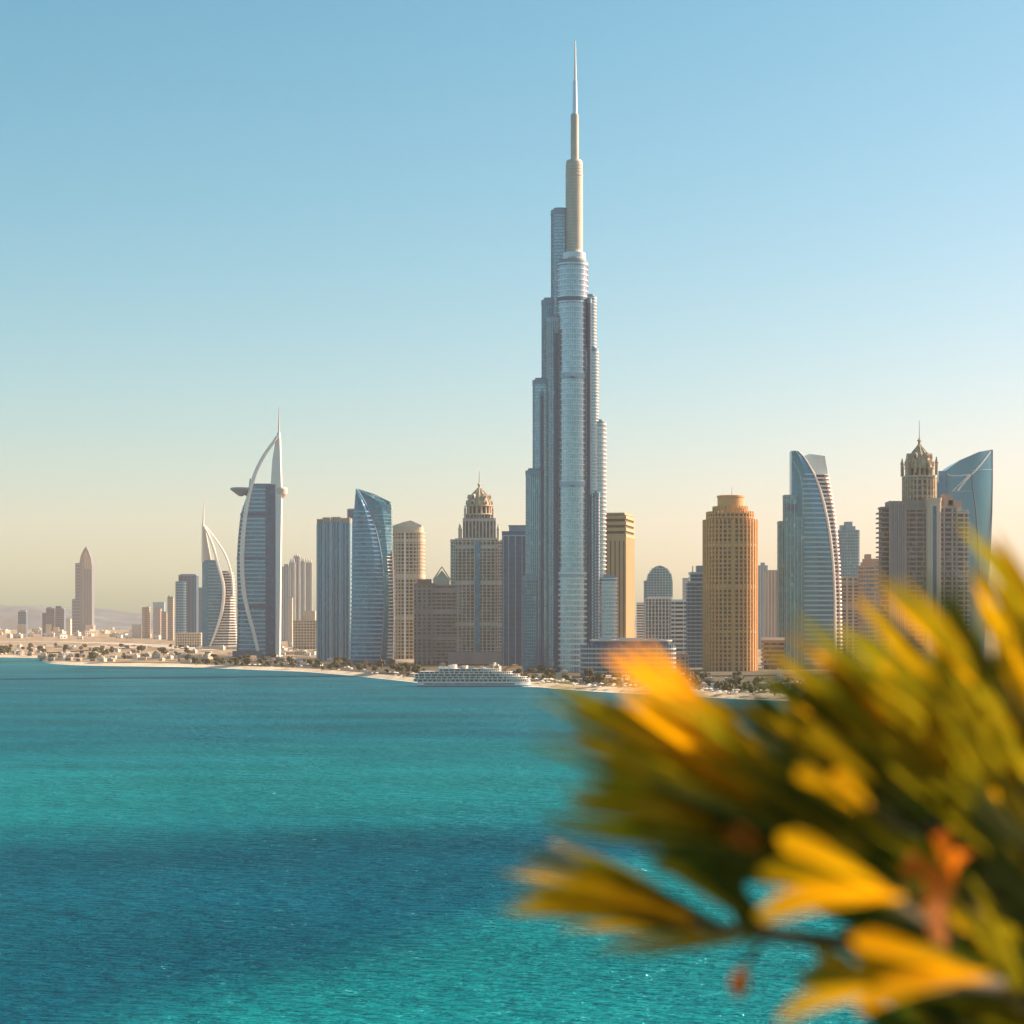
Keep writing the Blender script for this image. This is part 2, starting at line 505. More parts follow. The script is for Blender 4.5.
def land_strip(name, rows, mat):
    """rows: list of (set-back from the shoreline, height)"""
    bm = bmesh.new()
    vs = []
    for back, z in rows:
        vs.append([bm.verts.new((q.x * (1 + (back / max(q.y, 50.0) if back < 5000 else 0)), max(q.y + back, 0), z) if back < 5000 else (q.x, back, z)) for q in fine])
    for a, b in zip(vs[:-1], vs[1:]):
        for i in range(len(fine) - 1):
            bm.faces.new((a[i], a[i + 1], b[i + 1], b[i]))
    return mesh_obj(name, bm, mat, smooth=True)

def ground_mat(name, c1, c2, c3, s1, s2, rough=0.9):
    m, n, b = base_mat(name)
    tc = n.nodes.new("ShaderNodeTexCoord")
    n1 = n.nodes.new("ShaderNodeTexNoise"); n1.inputs['Scale'].default_value = s1; n1.inputs['Detail'].default_value = 8
    n.links.new(tc.outputs['Object'], n1.inputs['Vector'])
    cr = n.nodes.new("ShaderNodeValToRGB")
    el = cr.color_ramp.elements
    el[0].position = 0.36; el[0].color = (*c1, 1); el[1].position = 0.64; el[1].color = (*c3, 1)
    e = el.new(0.5); e.color = (*c2, 1)
    n.links.new(n1.outputs[0], cr.inputs[0])
    n2 = n.nodes.new("ShaderNodeTexNoise"); n2.inputs['Scale'].default_value = s2; n2.inputs['Detail'].default_value = 6
    n.links.new(tc.outputs['Object'], n2.inputs['Vector'])
    mr = n.nodes.new("ShaderNodeMapRange"); mr.inputs[1].default_value = 0.3; mr.inputs[2].default_value = 0.7; mr.inputs[3].default_value = 0.7; mr.inputs[4].default_value = 1.25
    n.links.new(n2.outputs[0], mr.inputs[0])
    sc = n.nodes.new("ShaderNodeVectorMath"); sc.operation = 'SCALE'
    n.links.new(cr.outputs[0], sc.inputs[0]); n.links.new(mr.outputs[0], sc.inputs['Scale'])
    n.links.new(sc.outputs[0], b.inputs['Base Color'])
    b.inputs['Roughness'].default_value = rough
    return m

sand = ground_mat('beach sand', (0.50, 0.40, 0.28), (0.60, 0.50, 0.37), (0.68, 0.60, 0.48), 0.02, 0.2)
earth = ground_mat('dry coastal plain', (0.075, 0.065, 0.045), (0.24, 0.185, 0.12), (0.46, 0.36, 0.24), 0.022, 0.10)
foam = ground_mat('surf foam', (0.6, 0.66, 0.64), (0.75, 0.78, 0.76), (0.8, 0.8, 0.78), 0.05, 0.4)
tag(land_strip('beach', [(-14, -0.8), (0, 0.25), (16, 1.4), (52, 3.0)], sand), kind='structure')
tag(land_strip('coastal_plain', [(46, 2.4), (54, ZG), (600, ZG), (7000, ZG), (15700, ZG)], earth), kind='structure')
tag(land_strip('surf_line', [(-22, 0.02), (-15, 0.06), (-9, 0.08)], foam), kind='structure')

shade_ground = ground_mat('shade toned shore ground', (0.030, 0.036, 0.022), (0.055, 0.058, 0.036), (0.12, 0.105, 0.075), 0.05, 0.25)  # ground coloured dark for the shade among shore trees and clutter
full = fine
fine = [q for q in full if q.y < 3600 and q.y > 300 and -520 < q.x]
tag(land_strip('shade_toned_ground', [(44, 2.6), (56, ZG + .12), (850, ZG + .12)], shade_ground), kind='structure')
fine = full

# pale roads across the plain
road_m = wall_mat('pale road', (0.50, 0.45, 0.38), 0.8, 0.1, 0.02, streak=False)
def road(pts, w):
    bm = bmesh.new(); pts = [gp(x, y, ZG + 0.4) for x, y in pts]
    vs = []
    for i, p in enumerate(pts):
        t = (pts[min(i + 1, len(pts) - 1)] - pts[max(i - 1, 0)]).normalized(); nn = Vector((-t.y, t.x))
        vs.append((bm.verts.new((*(p - nn * w / 2), ZG + 0.4)), bm.verts.new((*(p + nn * w / 2), ZG + 0.4))))
    for a, b in zip(vs[:-1], vs[1:]): bm.faces.new((a[0], b[0], b[1], a[1]))
    tag(mesh_obj('coast_road', bm, road_m), kind='structure')
road([(-60, 641.5), (0, 641.4), (60, 641.8), (110, 643.0), (160, 645.5), (200, 650)], 90)
road([(-60, 645.5), (20, 645.3), (60, 645.6), (100, 646.5), (140, 648)], 60)

# far hills
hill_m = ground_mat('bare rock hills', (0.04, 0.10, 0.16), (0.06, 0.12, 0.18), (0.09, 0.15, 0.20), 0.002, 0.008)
bm = bmesh.new()
prof = [(-5200, 260), (-4300, 290), (-3750, 245), (-3300, 190), (-2900, 165), (-2500, 140), (-2000, 120), (-1000, 110), (0, 105), (6000, 110)]
rows = []
for j, dy in enumerate((0, 250, 600, 1000, 1500)):
    k = (0.0, 0.42, 0.75, 1.0, 0.5)[j]
    row = []
    for i in range(221):
        x = -6300 + i * 12600 / 220
        h = interp(prof, x) * (0.80 + 0.42 * mnoise.noise(Vector((x * 0.0013, dy * 0.002, 1.7))) + 0.10 * mnoise.noise(Vector((x * 0.006, dy * 0.01, 4.0))))
        row.append(bm.verts.new((x, 13300 + dy + 220 * mnoise.noise(Vector((x * 0.001, dy * 0.003, 9.0))), ZG - 2 + k * max(h, 60))))
    rows.append(row)
for a, b in zip(rows[:-1], rows[1:]):
    for i in range(220): bm.faces.new((a[i], a[i + 1], b[i + 1], b[i]))
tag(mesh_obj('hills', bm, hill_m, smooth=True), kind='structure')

# the headland under the camera, just below the view
bm = bmesh.new()
rk = ground_mat('headland rock', (0.16, 0.13, 0.10), (0.24, 0.20, 0.15), (0.32, 0.27, 0.2), 0.3, 2.0)
rows = []
for y, z in ((-60, -1.5), (-40, 40), (-22, HC - 1.7), (0, HC - 1.65), (2.6, HC - 1.7), (3.6, HC - 2.6), (9, 52), (24, 20), (44, -1.5)):
    rows.append([bm.verts.new((x, y + 0.5 * mnoise.noise(Vector((x * .3, y * .3, 0))), z - (0 if abs(x) < 16 else (abs(x) - 16) * 1.6) if z > 0 else z)) for x in [-50 + 4 * i for i in range(26)]])
for a, b in zip(rows[:-1], rows[1:]):
    for i in range(25): bm.faces.new((a[i], a[i + 1], b[i + 1], b[i]))
tag(mesh_obj('headland', bm, rk), kind='structure')

# ---------------------------------------------------------------- air
hz_m = bpy.data.materials.new('hazy air'); hz_m.use_nodes = True
hn = hz_m.node_tree
hn.nodes.remove(hn.nodes["Principled BSDF"])
pv = hn.nodes.new("ShaderNodeVolumePrincipled")
pv.inputs['Color'].default_value = (0.93, 0.83, 0.73, 1)
pv.inputs['Density'].default_value = 3.3e-5
pv.inputs['Anisotropy'].default_value = 0.08
hn.links.new(pv.outputs[0], hn.nodes["Material Output"].inputs['Volume'])
bm = bmesh.new()
box(bm, -6500, 6500, -480, 15900, -3, 910)
tag(mesh_obj('haze', bm, hz_m), kind='stuff')

# ================================================================ BUILDINGS
# ---- the tallest tower: bundled rounded shafts stepping up to a spire
b = B('skyscraper', 'tallest silver glass skyscraper stepping up in rounded tiers to a thin needle spire', 'skyscraper', 2466, 574)
def wing(x0, x1, d0, d1, ytop, core, fin_sp=3.2, band=4.2, e=0.55, cap=True, t=0.9, p=0.45, finp=0.35, bandmat='bluegrey', finmat='steel'):
    sec = b.sup(x0, x1, d0, d1, e, 32)
    c = b.mass('tier_or_dark_slot', sec, None, ytop, M[core])
    b.slabs('floor_band', sec, None, ytop, band, t, p, M[bandmat], c)
    b.ribs('mullion_grid', sec, None, ytop, fin_sp, 0.5, finp, M[finmat], c)
    if cap:
        bm = bmesh.new(); z = b.Z(ytop)
        prism(bm, offset(sec, 0.75), z - 4.5, z + 1.2)
        mesh_obj('roof_parapet', bm, M['bluegrey'], c)
        bm = bmesh.new()
        prism(bm, offset(sec, -2.5), z + 1.0, z + 4.0)
        mesh_obj('roof_plant', bm, M['bluegrey'], c)
    return c
wing(551.5, 569, 5, 24, 209, 'g_silver', finmat='bluegrey', bandmat='bluegrey', e=.8)
wing(542, 560, 7, 24, 299, 'g_teal', finmat='bluepanel', bandmat='bluegrey', e=.75)
wing(533, 552, 4, 22, 380, 'g_silver', finmat='bluepanel', bandmat='bluegrey', e=.7)
wing(526, 545, 1, 20, 471, 'g_teal', finmat='steel', bandmat='bluegrey', e=.7)
wing(522.5, 538, -3, 16, 577, 'g_teal', finmat='bluegrey', bandmat='bluegrey')
wing(547, 562, -1, 14, 318, 'g_teal', finmat='steel', bandmat='bluegrey', e=.8, fin_sp=4.5, finp=.8)
main = wing(557, 588, -6, 24, 262, 'g_silver', e=0.9, fin_sp=3.0, band=7.0, t=1.7, p=0.9, bandmat='steel')
wing(582, 596.5, 4, 26, 296, 'g_silver', bandmat='white', t=1.2, p=0.9)
wing(583, 598.5, 0, 22, 349, 'g_silver', bandmat='white', t=1.2, p=0.9)
wing(585, 606, 2, 26, 422, 'g_silver', bandmat='white', band=5.5, t=1.6, p=1.3)
wing(598, 617, 1, 16, 578, 'g_silver', bandmat='white', band=5.0, t=1.8, p=1.3)
wing(594.2, 599.5, -5, 6, 494, 'g_navy', bandmat='slate')  # navy here and below: dark strips standing in for shaded recesses between tiers
wing(587.2, 591.4, -3, 6, 300, 'g_navy', bandmat='slate', finmat='slate', e=0.8)
wing(554.2, 558.2, -3, 6, 330, 'g_navy', bandmat='slate', finmat='slate', e=0.8)
wing(540.6, 543.4, 0.5, 6, 392, 'g_navy', bandmat='slate', finmat='slate', e=0.8)
# lower swelling of the front shaft with broad white terraces
for (y0, y1, g) in ((None, 570, 1.3), (None, 480, 0.7), (None, 372, 0.35)):
    sec = offset(b.sup(557, 588, -6, 24, 0.9, 32), g * b.s)
    c = b.mass('tier_or_dark_slot', sec, y0, y1, M['g_silver'])
    b.slabs('floor_band', sec, y0, y1, 7.0, 2.4 if y1 == 570 else 1.7, 1.5 if y1 == 570 else 0.9, M['white' if y1 == 570 else 'steel'], c)
    b.ribs('mullion_grid', sec, y0, y1, 3.0, 0.5, 0.4, M['steel'], c)
    bm = bmesh.new(); z = b.Z(y1); prism(bm, offset(sec, 0.9), z - 9, z - 2.5); mesh_obj('louvre_belt', bm, M['bluepanel'], c)
sec = b.sup(557, 588, -6, 24, 0.9, 32)
bm = bmesh.new(); prism(bm, offset(sec, 0.65), b.Z(303), b.Z(296)); mesh_obj('louvre_belt', bm, M['slate'], main)
# setback cap and concrete drum, then the spire in stages
c = b.mass('tier_or_dark_slot', b.sup(561.5, 586, -3, 20, 0.9, 32), 262, 252, M['steel'])
bm = bmesh.new(); lathe(bm, [(12.6*b.s, b.Z(262)), (12.6*b.s, b.Z(258)), (11.2*b.s, b.Z(255)), (9.5*b.s, b.Z(251)), (8.9*b.s, b.Z(249))], b.X(574), 9*b.s, 28); mesh_obj('terrace_cap', bm, M['stone'], b.o)
dr = bmesh.new(); lathe(dr, [(8.7*b.s, b.Z(270)), (8.6*b.s, b.Z(175)), (8.9*b.s, b.Z(174.6)), (8.9*b.s, b.Z(173)), (8.5*b.s, b.Z(172.6)), (8.4*b.s, b.Z(160.5)), (7.6*b.s, b.Z(158.6))], b.X(574.5), 9*b.s, 36)
dr = mesh_obj('spire_drum', dr, M['stone'], b.o)
bm = bmesh.new()
z = b.Z(262)
while z < b.Z(162):
    lathe(bm, [(8.75*b.s, z), (8.75*b.s, z + 0.7)], b.X(574.5), 9*b.s, 36); z += 4.2
mesh_obj('panel_joint', bm, M['pale'], dr)
bm = bmesh.new(); lathe(bm, [(4.1*b.s, b.Z(160)), (4.0*b.s, b.Z(112.8)), (3.3*b.s, b.Z(111.6))], b.X(575), 9*b.s, 20); mesh_obj('spire_stage', bm, M['stone'], b.o)
bm = bmesh.new(); lathe(bm, [(2.5*b.s, b.Z(112)), (2.0*b.s, b.Z(79)), (1.5*b.s, b.Z(78))], b.X(575.3), 9*b.s, 16); mesh_obj('spire_stage', bm, M['steel'], b.o)
bm = bmesh.new(); lathe(bm, [(1.35*b.s, b.Z(79)), (1.1*b.s, b.Z(60)), (1.4*b.s, b.Z(59.7)), (1.0*b.s, b.Z(59.2)), (0.55*b.s, b.Z(38))], b.X(575.5), 9*b.s, 12); mesh_obj('spire_needle', bm, M['white'], b.o)

# ---- big sail-shaped hotel on the shore
b = B('sail_tower', 'tall blue sail-shaped hotel with white curved mast frame and a round helipad on its left', 'hotel tower', 3374, 258)
OUT = [(b.Z(y), b.X(x)) for x, y in ((249.5, 478), (247, 494), (241, 512), (238, 535), (236.6, 560), (236.8, 591), (237, 620), (236, 658))]
ARC = [(b.Z(y), b.X(x)) for x, y in ((277, 438), (264, 456), (254.5, 476), (246.5, 509), (242.4, 553), (244, 591), (249, 615), (254.5, 635), (260, 660))]
s = b.s
def sec_body(z):
    l, a = curve_tab(OUT, z), curve_tab(ARC, z)
    r = b.X(266)
    a = min(max(a, l + 0.6), r - 1)
    return [(l, 9*s), (a, 0), (r, 0.5*s), (b.X(275.5), 3*s), (b.X(275.5), 26*s), (l, 24*s)]
body = b.mass('glass_body', sec_body, None, 483.5, M['g_blue'], nz=40)
b.slabs('floor_band', lambda z: sec_body(z)[:3] + [(b.X(266), 8*s), (curve_tab(OUT, z), 16*s)], None, 486, 7.4, 2.7, 1.7, M['bluepanel'], body, split=True)
for z0 in (b.Z(608), b.Z(560), b.Z(516)):
    bm = bmesh.new(); prism(bm, offset(sec_body(z0)[:3] + [(b.X(266), 8*s), (curve_tab(OUT, z0), 16*s)], 2.0), z0, z0 + 6)
    mesh_obj('transfer_truss', bm, M['slate'], body)
b.crown('glass_panel', b.rect(265.6, 275.4, -0.6, 8), 657, 484.5, M['g_navy'])
pts = [(curve_tab(ARC, z), -1.5*s, z) for z in [b.Z(662) + (b.Z(437) - b.Z(662)) * i / 40 for i in range(41)]]
bm = bmesh.new(); sweep(bm, pts, [ (1.5 + 0.7*math.sin(i/40*math.pi)) * s for i in range(41)], 8); mesh_obj('sail_arch', bm, M['white'], b.o)
pts = [(curve_tab(OUT, z), 8*s, z) for z in [b.Z(660) + (b.Z(478) - b.Z(660)) * i / 30 for i in range(31)]]
bm = bmesh.new(); sweep(bm, pts, 0.8 * s, 8); mesh_obj('outer_rib', bm, M['bluegrey'], b.o)
bm = bmesh.new()
loop_faces(bm, [[(b.X(x0), 0, b.Z(y)), (b.X(x1), -1.0*s, b.Z(y)), (b.X(x1), 9*s, b.Z(y)), (b.X(x0), 9*s, b.Z(y))] for y, x0, x1 in ((658, 274.8, 279.6), (560, 275, 280.6), (497, 274.8, 281.4), (486, 270.6, 281.2), (460, 272.2, 280.4), (438, 276, 279.8), (432, 277.4, 279.2))])
mesh_obj('mast', bm, M['white'], b.o)
bm = bmesh.new(); sweep(bm, [b.P(278.3, 434, 3), b.P(278.6, 420, 3), b.P(278.8, 406, 3)], [1.0*s, 0.6*s, 0.25*s], 8); mesh_obj('mast_needle', bm, M['pale'], b.o)
bm = bmesh.new(); lathe(bm, [(2*s, b.Z(496)), (6*s, b.Z(493)), (10.5*s, b.Z(489.6)), (10.6*s, b.Z(488)), (9.6*s, b.Z(487.6)), (0.5*s, b.Z(487.4))], b.X(240.5), 3*s, 28); hp = mesh_obj('helipad', bm, M['bluegrey'], b.o)
bm = bmesh.new(); sweep(bm, [b.P(238, 490, 4), b.P(246, 494, 5), b.P(252, 502, 6)], [1.6*s, 1.7*s, 0.8*s], 8); mesh_obj('helipad_bracket', bm, M['bluegrey'], hp)
bm = bmesh.new(); lathe(bm, [(4*s, b.Z(497.5)), (6.6*s, b.Z(494)), (7.0*s, b.Z(489)), (6.4*s, b.Z(487.4)), (3*s, b.Z(486.6))], b.X(280), 5*s, 24, 1.0, 0.9); mesh_obj('sky_restaurant', bm, M['pale'], b.o)
b.crown('podium', b.rect(233, 262, -4, 20), None and 0 or 662, 651, M['slate'])

# ---- smaller sail tower behind it, facing the other way
b = B('sail_tower', 'smaller sail tower with white double arch bowed rightwards and mast on its left edge', 'hotel tower', 4400, 218)
s = b.s
ARC = [(b.Z(y), b.X(x)) for x, y in ((204, 526), (211.5, 542), (218, 564), (223.6, 586), (222.5, 608), (216.5, 630), (208.5, 650))]
RGT = [(b.Z(y), b.X(x)) for x, y in ((228.5, 568), (231.5, 577), (232.4, 590), (232.8, 608), (234, 630), (235.6, 650))]
def sec_core(z):
    a = max(curve_tab(ARC, z), b.X(203.5))
    return [(b.X(201.8), 2*s), (b.X(208), 0), (max(a, b.X(208.3)), 1*s), (max(a, b.X(208.3)), 16*s), (b.X(201.8), 16*s)]
core = b.mass('glass_body', sec_core, None, 560, M['g_blue'], nz=24)
b.slabs('floor_band', lambda z: [(b.X(209), 0.3*s), (max(curve_tab(ARC, z), b.X(209.6)), 1*s), (max(curve_tab(ARC, z), b.X(209.6)), 9*s), (b.X(209), 9*s)], None, 563, 7.5, 2.2, 1.2, M['bluegrey'], core)
def sec_terr(z):
    a = curve_tab(ARC, z); r = max(curve_tab(RGT, z), a + 1)
    return [(a - 1, 3*s), (r - 0.3*(r-a), 1.2*s), (r, 5*s), (r, 14*s), (a - 1, 14*s)]
ter = b.mass('terrace_body', sec_terr, None, 571, M['g_dark'], nz=24)
b.slabs('floor_band', sec_terr, None, 572, 6.2, 2.6, 1.6, M['white'], ter, split=True)
pts = [(curve_tab(ARC, z), -0.5*s, z) for z in [b.Z(650) + (b.Z(526) - b.Z(650)) * i / 36 for i in range(37)]]
bm = bmesh.new(); sweep(bm, pts, [(0.9 + 0.9*math.sin(i/36*math.pi)) * s for i in range(37)], 8); mesh_obj('sail_arch', bm, M['white'], b.o)
OA = [(b.Z(y), b.X(x)) for x, y in ((204.5, 526), (210.5, 533), (217, 542), (224, 553), (229, 566), (231.6, 578), (232.6, 596))]
pts = [(curve_tab(OA, z), 2*s, z) for z in [b.Z(596) + (b.Z(526) - b.Z(596)) * i / 24 for i in range(25)]]
bm = bmesh.new(); sweep(bm, pts, 1.0*s, 8); mesh_obj('outer_arch', bm, M['white'], b.o)
bm = bmesh.new(); loop_faces(bm, [[b.P(202, 526, 1), b.P(204.4, 526, 1), b.P(211, 561, 1), b.P(202, 561, 1)], [b.P(202, 526, 5), b.P(204.4, 526, 5), b.P(211, 561, 5), b.P(202, 561, 5)]]); mesh_obj('sail_panel', bm, M['pale'], b.o)
bm = bmesh.new(); sweep(bm, [b.P(202.4, 562, 2), b.P(202.6, 528, 2), b.P(203.2, 515, 2), b.P(203.4, 502, 2)], [1.3*s, 1.2*s, 0.7*s, 0.3*s], 8); mesh_obj('mast', bm, M['white'], b.o)
b.crown('podium', b.rect(196, 238, -3, 18), 653, 646.5, M['cream'])

# ---- far-left pointed tower
b = B('skyscraper', 'lone far slender tower with pointed arched top standing on the left plain', 'skyscraper', 9300, 82)
s = b.s
bm = bmesh.new()
pr = [(x, y) for x, y in ((79.5, 637), (79.5, 562), (80.6, 556), (83, 550.5), (86, 546.2), (88.6, 552), (90.6, 558), (91.8, 566), (92, 637))]
loop_faces(bm, [[b.P(x, y, 0) for x, y in pr], [b.P(x, y, 11) for x, y in pr]])
sh = mesh_obj('tower_shaft', bm, M['ash'], b.o)
bm = bmesh.new()
for x in (82.2, 83.6, 86.2, 88.6): box(bm, b.X(x), b.X(x + .7), -0.5*s, 0.2*s, 0, b.Z(561))
mesh_obj('fin', bm, M['bluegrey'], sh)
bm = bmesh.new()
pr2 = [(83.6, 569), (83.6, 556), (86, 550), (88.4, 556), (90.4, 562), (91, 569)]
loop_faces(bm, [[b.P(x, y, -0.4) for x, y in pr2], [b.P(x, y, 0.3) for x, y in pr2]]); mesh_obj('crown_screen', bm, M['ornate'], sh)
b.block('tower_wing', b.rect(75, 80.2, 1, 10), None, 563, M['slate'], (16, 3, 0.8, M['bluegrey']))
b.block('tower_wing', b.rect(71.6, 75.6, 2, 9), None, 599, M['slate'], (16, 3, 0.8, M['bluegrey']))
b.block('podium', b.rect(86, 94, -3, 6), None, 625, M['cream'], (9, 2, 0.8, M['pale']), (9, 2, 1, M['pale']))

def small_tower(label, D, x0, x1, ytop, core, bandmat=None, step=4.5, d=None, pier=None, cap='bluegrey', extra=None, cat='tower', name='tower_block', group=None, sec=None, t=1.4, p=0.9):
    bb = B(name, label, cat, D, (x0 + x1) / 2, group)
    poly = sec(bb) if sec else bb.rect(x0, x1, 0, d or max(6, (x1 - x0) * 0.8))
    c = bb.block('tower_shaft', poly, None, ytop, M[core], (step, t, p, M[bandmat]) if bandmat else None, pier, (1.5, 0.8, M[cap]))
    if extra:
        for k, (ex0, ex1, ed0, ed1, ey0, ey1, em) in enumerate(extra):
            bb.crown('rooftop_block' if ey1 < ytop else 'side_block', bb.rect(ex0, ex1, ed0, ed1), ey0, ey1, M[em])
    return bb

small_tower('short grey slant-topped tower on a pale block at the far left of the plain', 7800, 18, 26, 612, 'slate', 'bluegrey', 9, extra=[(19.5, 25.6, 1, 5, 612.2, 610.2, 'bluegrey'), (18.2, 26.4, -3, 0, 640, 624, 'cream')])
small_tower('dark two-step block left of its slant-topped twin on the left plain', 7800, 46, 53.2, 608.5, 'slate', 'greybrown', 9, extra=[(42, 46.2, 1, 6, 640, 613, 'slate'), (46.5, 52, -3, 0, 640, 624, 'cream'), (47, 52, 1, 4, 608.8, 607, 'bluegrey')])
small_tower('dark slab with a notched slanted roof right of the two-step block on the left plain', 7800, 55.2, 64, 609, 'slate', 'greybrown', 9, extra=[(55.5, 60.5, 0.5, 6, 609.5, 606, 'slate'), (60.5, 62.2, 0.5, 6, 609.5, 607.4, 'slate'), (53.6, 59.5, -3, 0, 640, 627, 'cream')])
small_tower('pale hazy stump tower between the slant-topped slab and the pointed tower', 8400, 64.8, 70.4, 619, 'beige', 'pale', 9)
# slender far towers left of the cylinder-fronted tower
small_tower('low hazy pale block beside the thin twin towers', 7000, 132, 140.5, 625, 'beige', 'pale', 8)
small_tower('left one of two thin brown twin towers far behind the plain', 7000, 142, 145.2, 607.6, 'mauve', 'beige', 8)
small_tower('right one of two thin brown twin towers far behind the plain', 7000, 145.8, 149.2, 607.2, 'brown', 'beige', 8)
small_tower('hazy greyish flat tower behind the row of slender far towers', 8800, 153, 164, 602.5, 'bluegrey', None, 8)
small_tower('narrow grey-brown far tower right of the thin twins', 7000, 155, 160.5, 609, 'mauve', 'beige', 8)
small_tower('narrow beige far tower with balcony rows beside the notched tall one', 6600, 161.2, 166.5, 612, 'greybrown', 'beige', 8)
small_tower('slender grey far tower with ragged notched crown', 6200, 167.4, 173, 597.5, 'greybrown', 'beige', 7, extra=[(168.2, 170, 0.5, 3, 598, 595.4, 'mauve'), (171, 172.6, 0.5, 3, 598, 596, 'mauve')])
bq = small_tower('dark slate tower with a rounded pale-banded front bay left of the small sail tower', 5000, 178.5, 196.3, 575.5, 'slate', None, 5, pier=(9, 0.8, 0.6, M['bluegrey']), extra=[(180, 195.5, 1, 10, 576, 574, 'bluegrey')])
bq.block('front_bay', bq.ell(175.6, 187.6, -5, 6, 20), None, 582, M['g_blue'], (7, 2.2, 0.9, M['bluegrey']), (5, 0.8, 0.6, M['bluegrey']), (1.5, 0.6, M['bluegrey']))
small_tower('plain hazy slate slab tucked behind the small sail tower', 5600, 195.5, 203.5, 588, 'slate', 'bluegrey', 6)
bq = small_tower('low wide sandstone block with many small windows at the foot of the slate tower', 4700, 176, 200.5, 633.5, 'g_dark', 'cream', 6.5, pier=(6, 2.6, 1.2, M['cream']), t=3, p=1.0, cap='cream')

# ---- hazy cluster right of the big sail
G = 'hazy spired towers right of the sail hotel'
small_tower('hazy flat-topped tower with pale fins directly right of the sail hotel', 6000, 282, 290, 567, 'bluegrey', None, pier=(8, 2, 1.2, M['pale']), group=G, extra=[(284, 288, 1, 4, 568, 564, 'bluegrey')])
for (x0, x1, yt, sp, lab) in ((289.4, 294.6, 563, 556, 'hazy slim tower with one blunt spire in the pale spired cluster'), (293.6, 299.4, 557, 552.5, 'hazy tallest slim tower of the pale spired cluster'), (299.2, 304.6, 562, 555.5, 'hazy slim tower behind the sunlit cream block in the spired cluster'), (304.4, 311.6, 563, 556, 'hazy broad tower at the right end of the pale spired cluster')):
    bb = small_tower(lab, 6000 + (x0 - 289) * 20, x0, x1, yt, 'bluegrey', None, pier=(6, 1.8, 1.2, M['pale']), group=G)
    s = bb.s
    for fx in (0.15, 0.5, 0.85):
        x = x0 + (x1 - x0) * fx
        bm = bmesh.new(); sweep(bm, [bb.P(x, yt + 4, 2), bb.P(x, yt - 1, 2), bb.P(x, sp + abs(fx - 0.5) * 6, 2)], [1.0*s, 0.8*s, 0.25*s], 6); mesh_obj('spire', bm, M['pale'], bb.o)
small_tower('slim pinkish tower in front of the hazy spired cluster', 5200, 287.6, 292.2, 598, 'beige', 'pale', 6)
bq = small_tower('sunlit cream apartment block below the hazy spired cluster', 4400, 293.5, 317, 621, 'g_dark', 'cream', 6.5, pier=(7, 2.4, 1.3, M['cream']), t=3, p=1.0, cap='cream', extra=[(304, 315, 1, 10, 622, 611, 'cream'), (300, 306, 3, 9, 622, 616, 'cream')])

# ---- dark slate tower with vertical fins
b = B('tower_block', 'dark blue slab tower with vertical fins and tan crenellated crown left of the curved tower', 'tower', 3100, 333)
s = b.s
for (x0, x1, d0, yt) in ((316.5, 323.2, 4, 519), (322.6, 331.4, 0, 517.5), (331, 341, 2, 517), (340.4, 350.5, 3, 518)):
    sec = b.sup(x0, x1, d0, d0 + 16, 0.35, 24)
    c = b.mass('tower_bay', sec, None, yt + 5, M['g_blue'])
    b.ribs('fin', sec, None, yt + 5, 9, 1.3, 1.3, M['bluepanel'], c)
    b.slabs('floor_band', sec, None, yt + 5, 8, 0.6, 0.35, M['slate'], c)
    bm = bmesh.new(); prism(bm, offset(sec, 0.7), b.Z(yt + 5), b.Z(yt)); mesh_obj('crown', bm, M['greybrown'], c)
    bm = bmesh.new()
    for k in range(4): box(bm, b.X(x0 + (k + .2) * (x1 - x0) / 4), b.X(x0 + (k + .55) * (x1 - x0) / 4), (d0 - .6)*s, (d0 + 2)*s, b.Z(yt + 4.6), b.Z(yt - 0.8))
    mesh_obj('crown_post', bm, M['beige'], c)
bq = small_tower('plain blue-grey shaft wedged between the finned tower and the curved blue tower', 3600, 347.5, 357, 510, 'slate', None, pier=(5, 0.9, 0.7, M['bluegrey']), extra=[(348.5, 355, 1, 6, 511, 508.5, 'mauve')])

# ---- curved blue tower
b = B('curved_tower', 'blue tower with bowed banded front, sharp slanted crown and white side balconies', 'tower', 2850, 372)
s = b.s
XL = [(b.Z(y), b.X(x)) for x, y in ((355.4, 488), (353.2, 520), (351.8, 560), (351.2, 600), (350.2, 640), (349.6, 668))]
XA = [(b.Z(y), b.X(x)) for x, y in ((356, 488), (361, 496), (367, 507), (373, 522), (378, 540), (381.6, 560), (383.6, 585), (383.6, 612), (382, 640), (379, 668))]
XR = [(b.Z(y), b.X(x)) for x, y in ((357.2, 488), (390, 502), (390.4, 506), (391, 540), (392.4, 580), (393, 620), (392, 668))]
def sec_f(z):
    l, a = curve_tab(XL, z), curve_tab(XA, z); a = max(a, l + 0.5); m = (l + a) / 2; w = a - l
    return [(l, 4*s), (l + 0.25*w, 1.2*s), (m, 0), (l + .75*w, 0.8*s), (a, 4*s), (a, 14*s), (l, 14*s)]
def sec_r(z):
    a = max(curve_tab(XA, z), curve_tab(XL, z) + 0.5) - 0.3; r = max(interp(XR, z), a + 0.6)
    return [(a, 4.6*s), (a + (r - a)*.6, 6*s), (r, 11*s), (r, 30*s), (b.X(358), 30*s), (curve_tab(XL, z) + 0.5, 12*s)]
fr = b.mass('bowed_front', sec_f, None, 489, M['g_blue'], nz=44)
b.slabs('floor_band', sec_f, None, 509, 6.5, 2.2, 1.1, M['bluepanel'], fr, split=True)
sd_ = b.mass('glass_side', sec_r, None, 489, M['g_teal'], nz=60)
b.slabs('floor_band', sec_r, 560, 512, 5.2, 0.8, 0.3, M['bluepanel'], sd_)
def sec_bal(z):
    q = sec_r(z); return [(q[1][0], q[1][1]), q[2], (q[2][0], 24*s), (q[1][0], 24*s)]
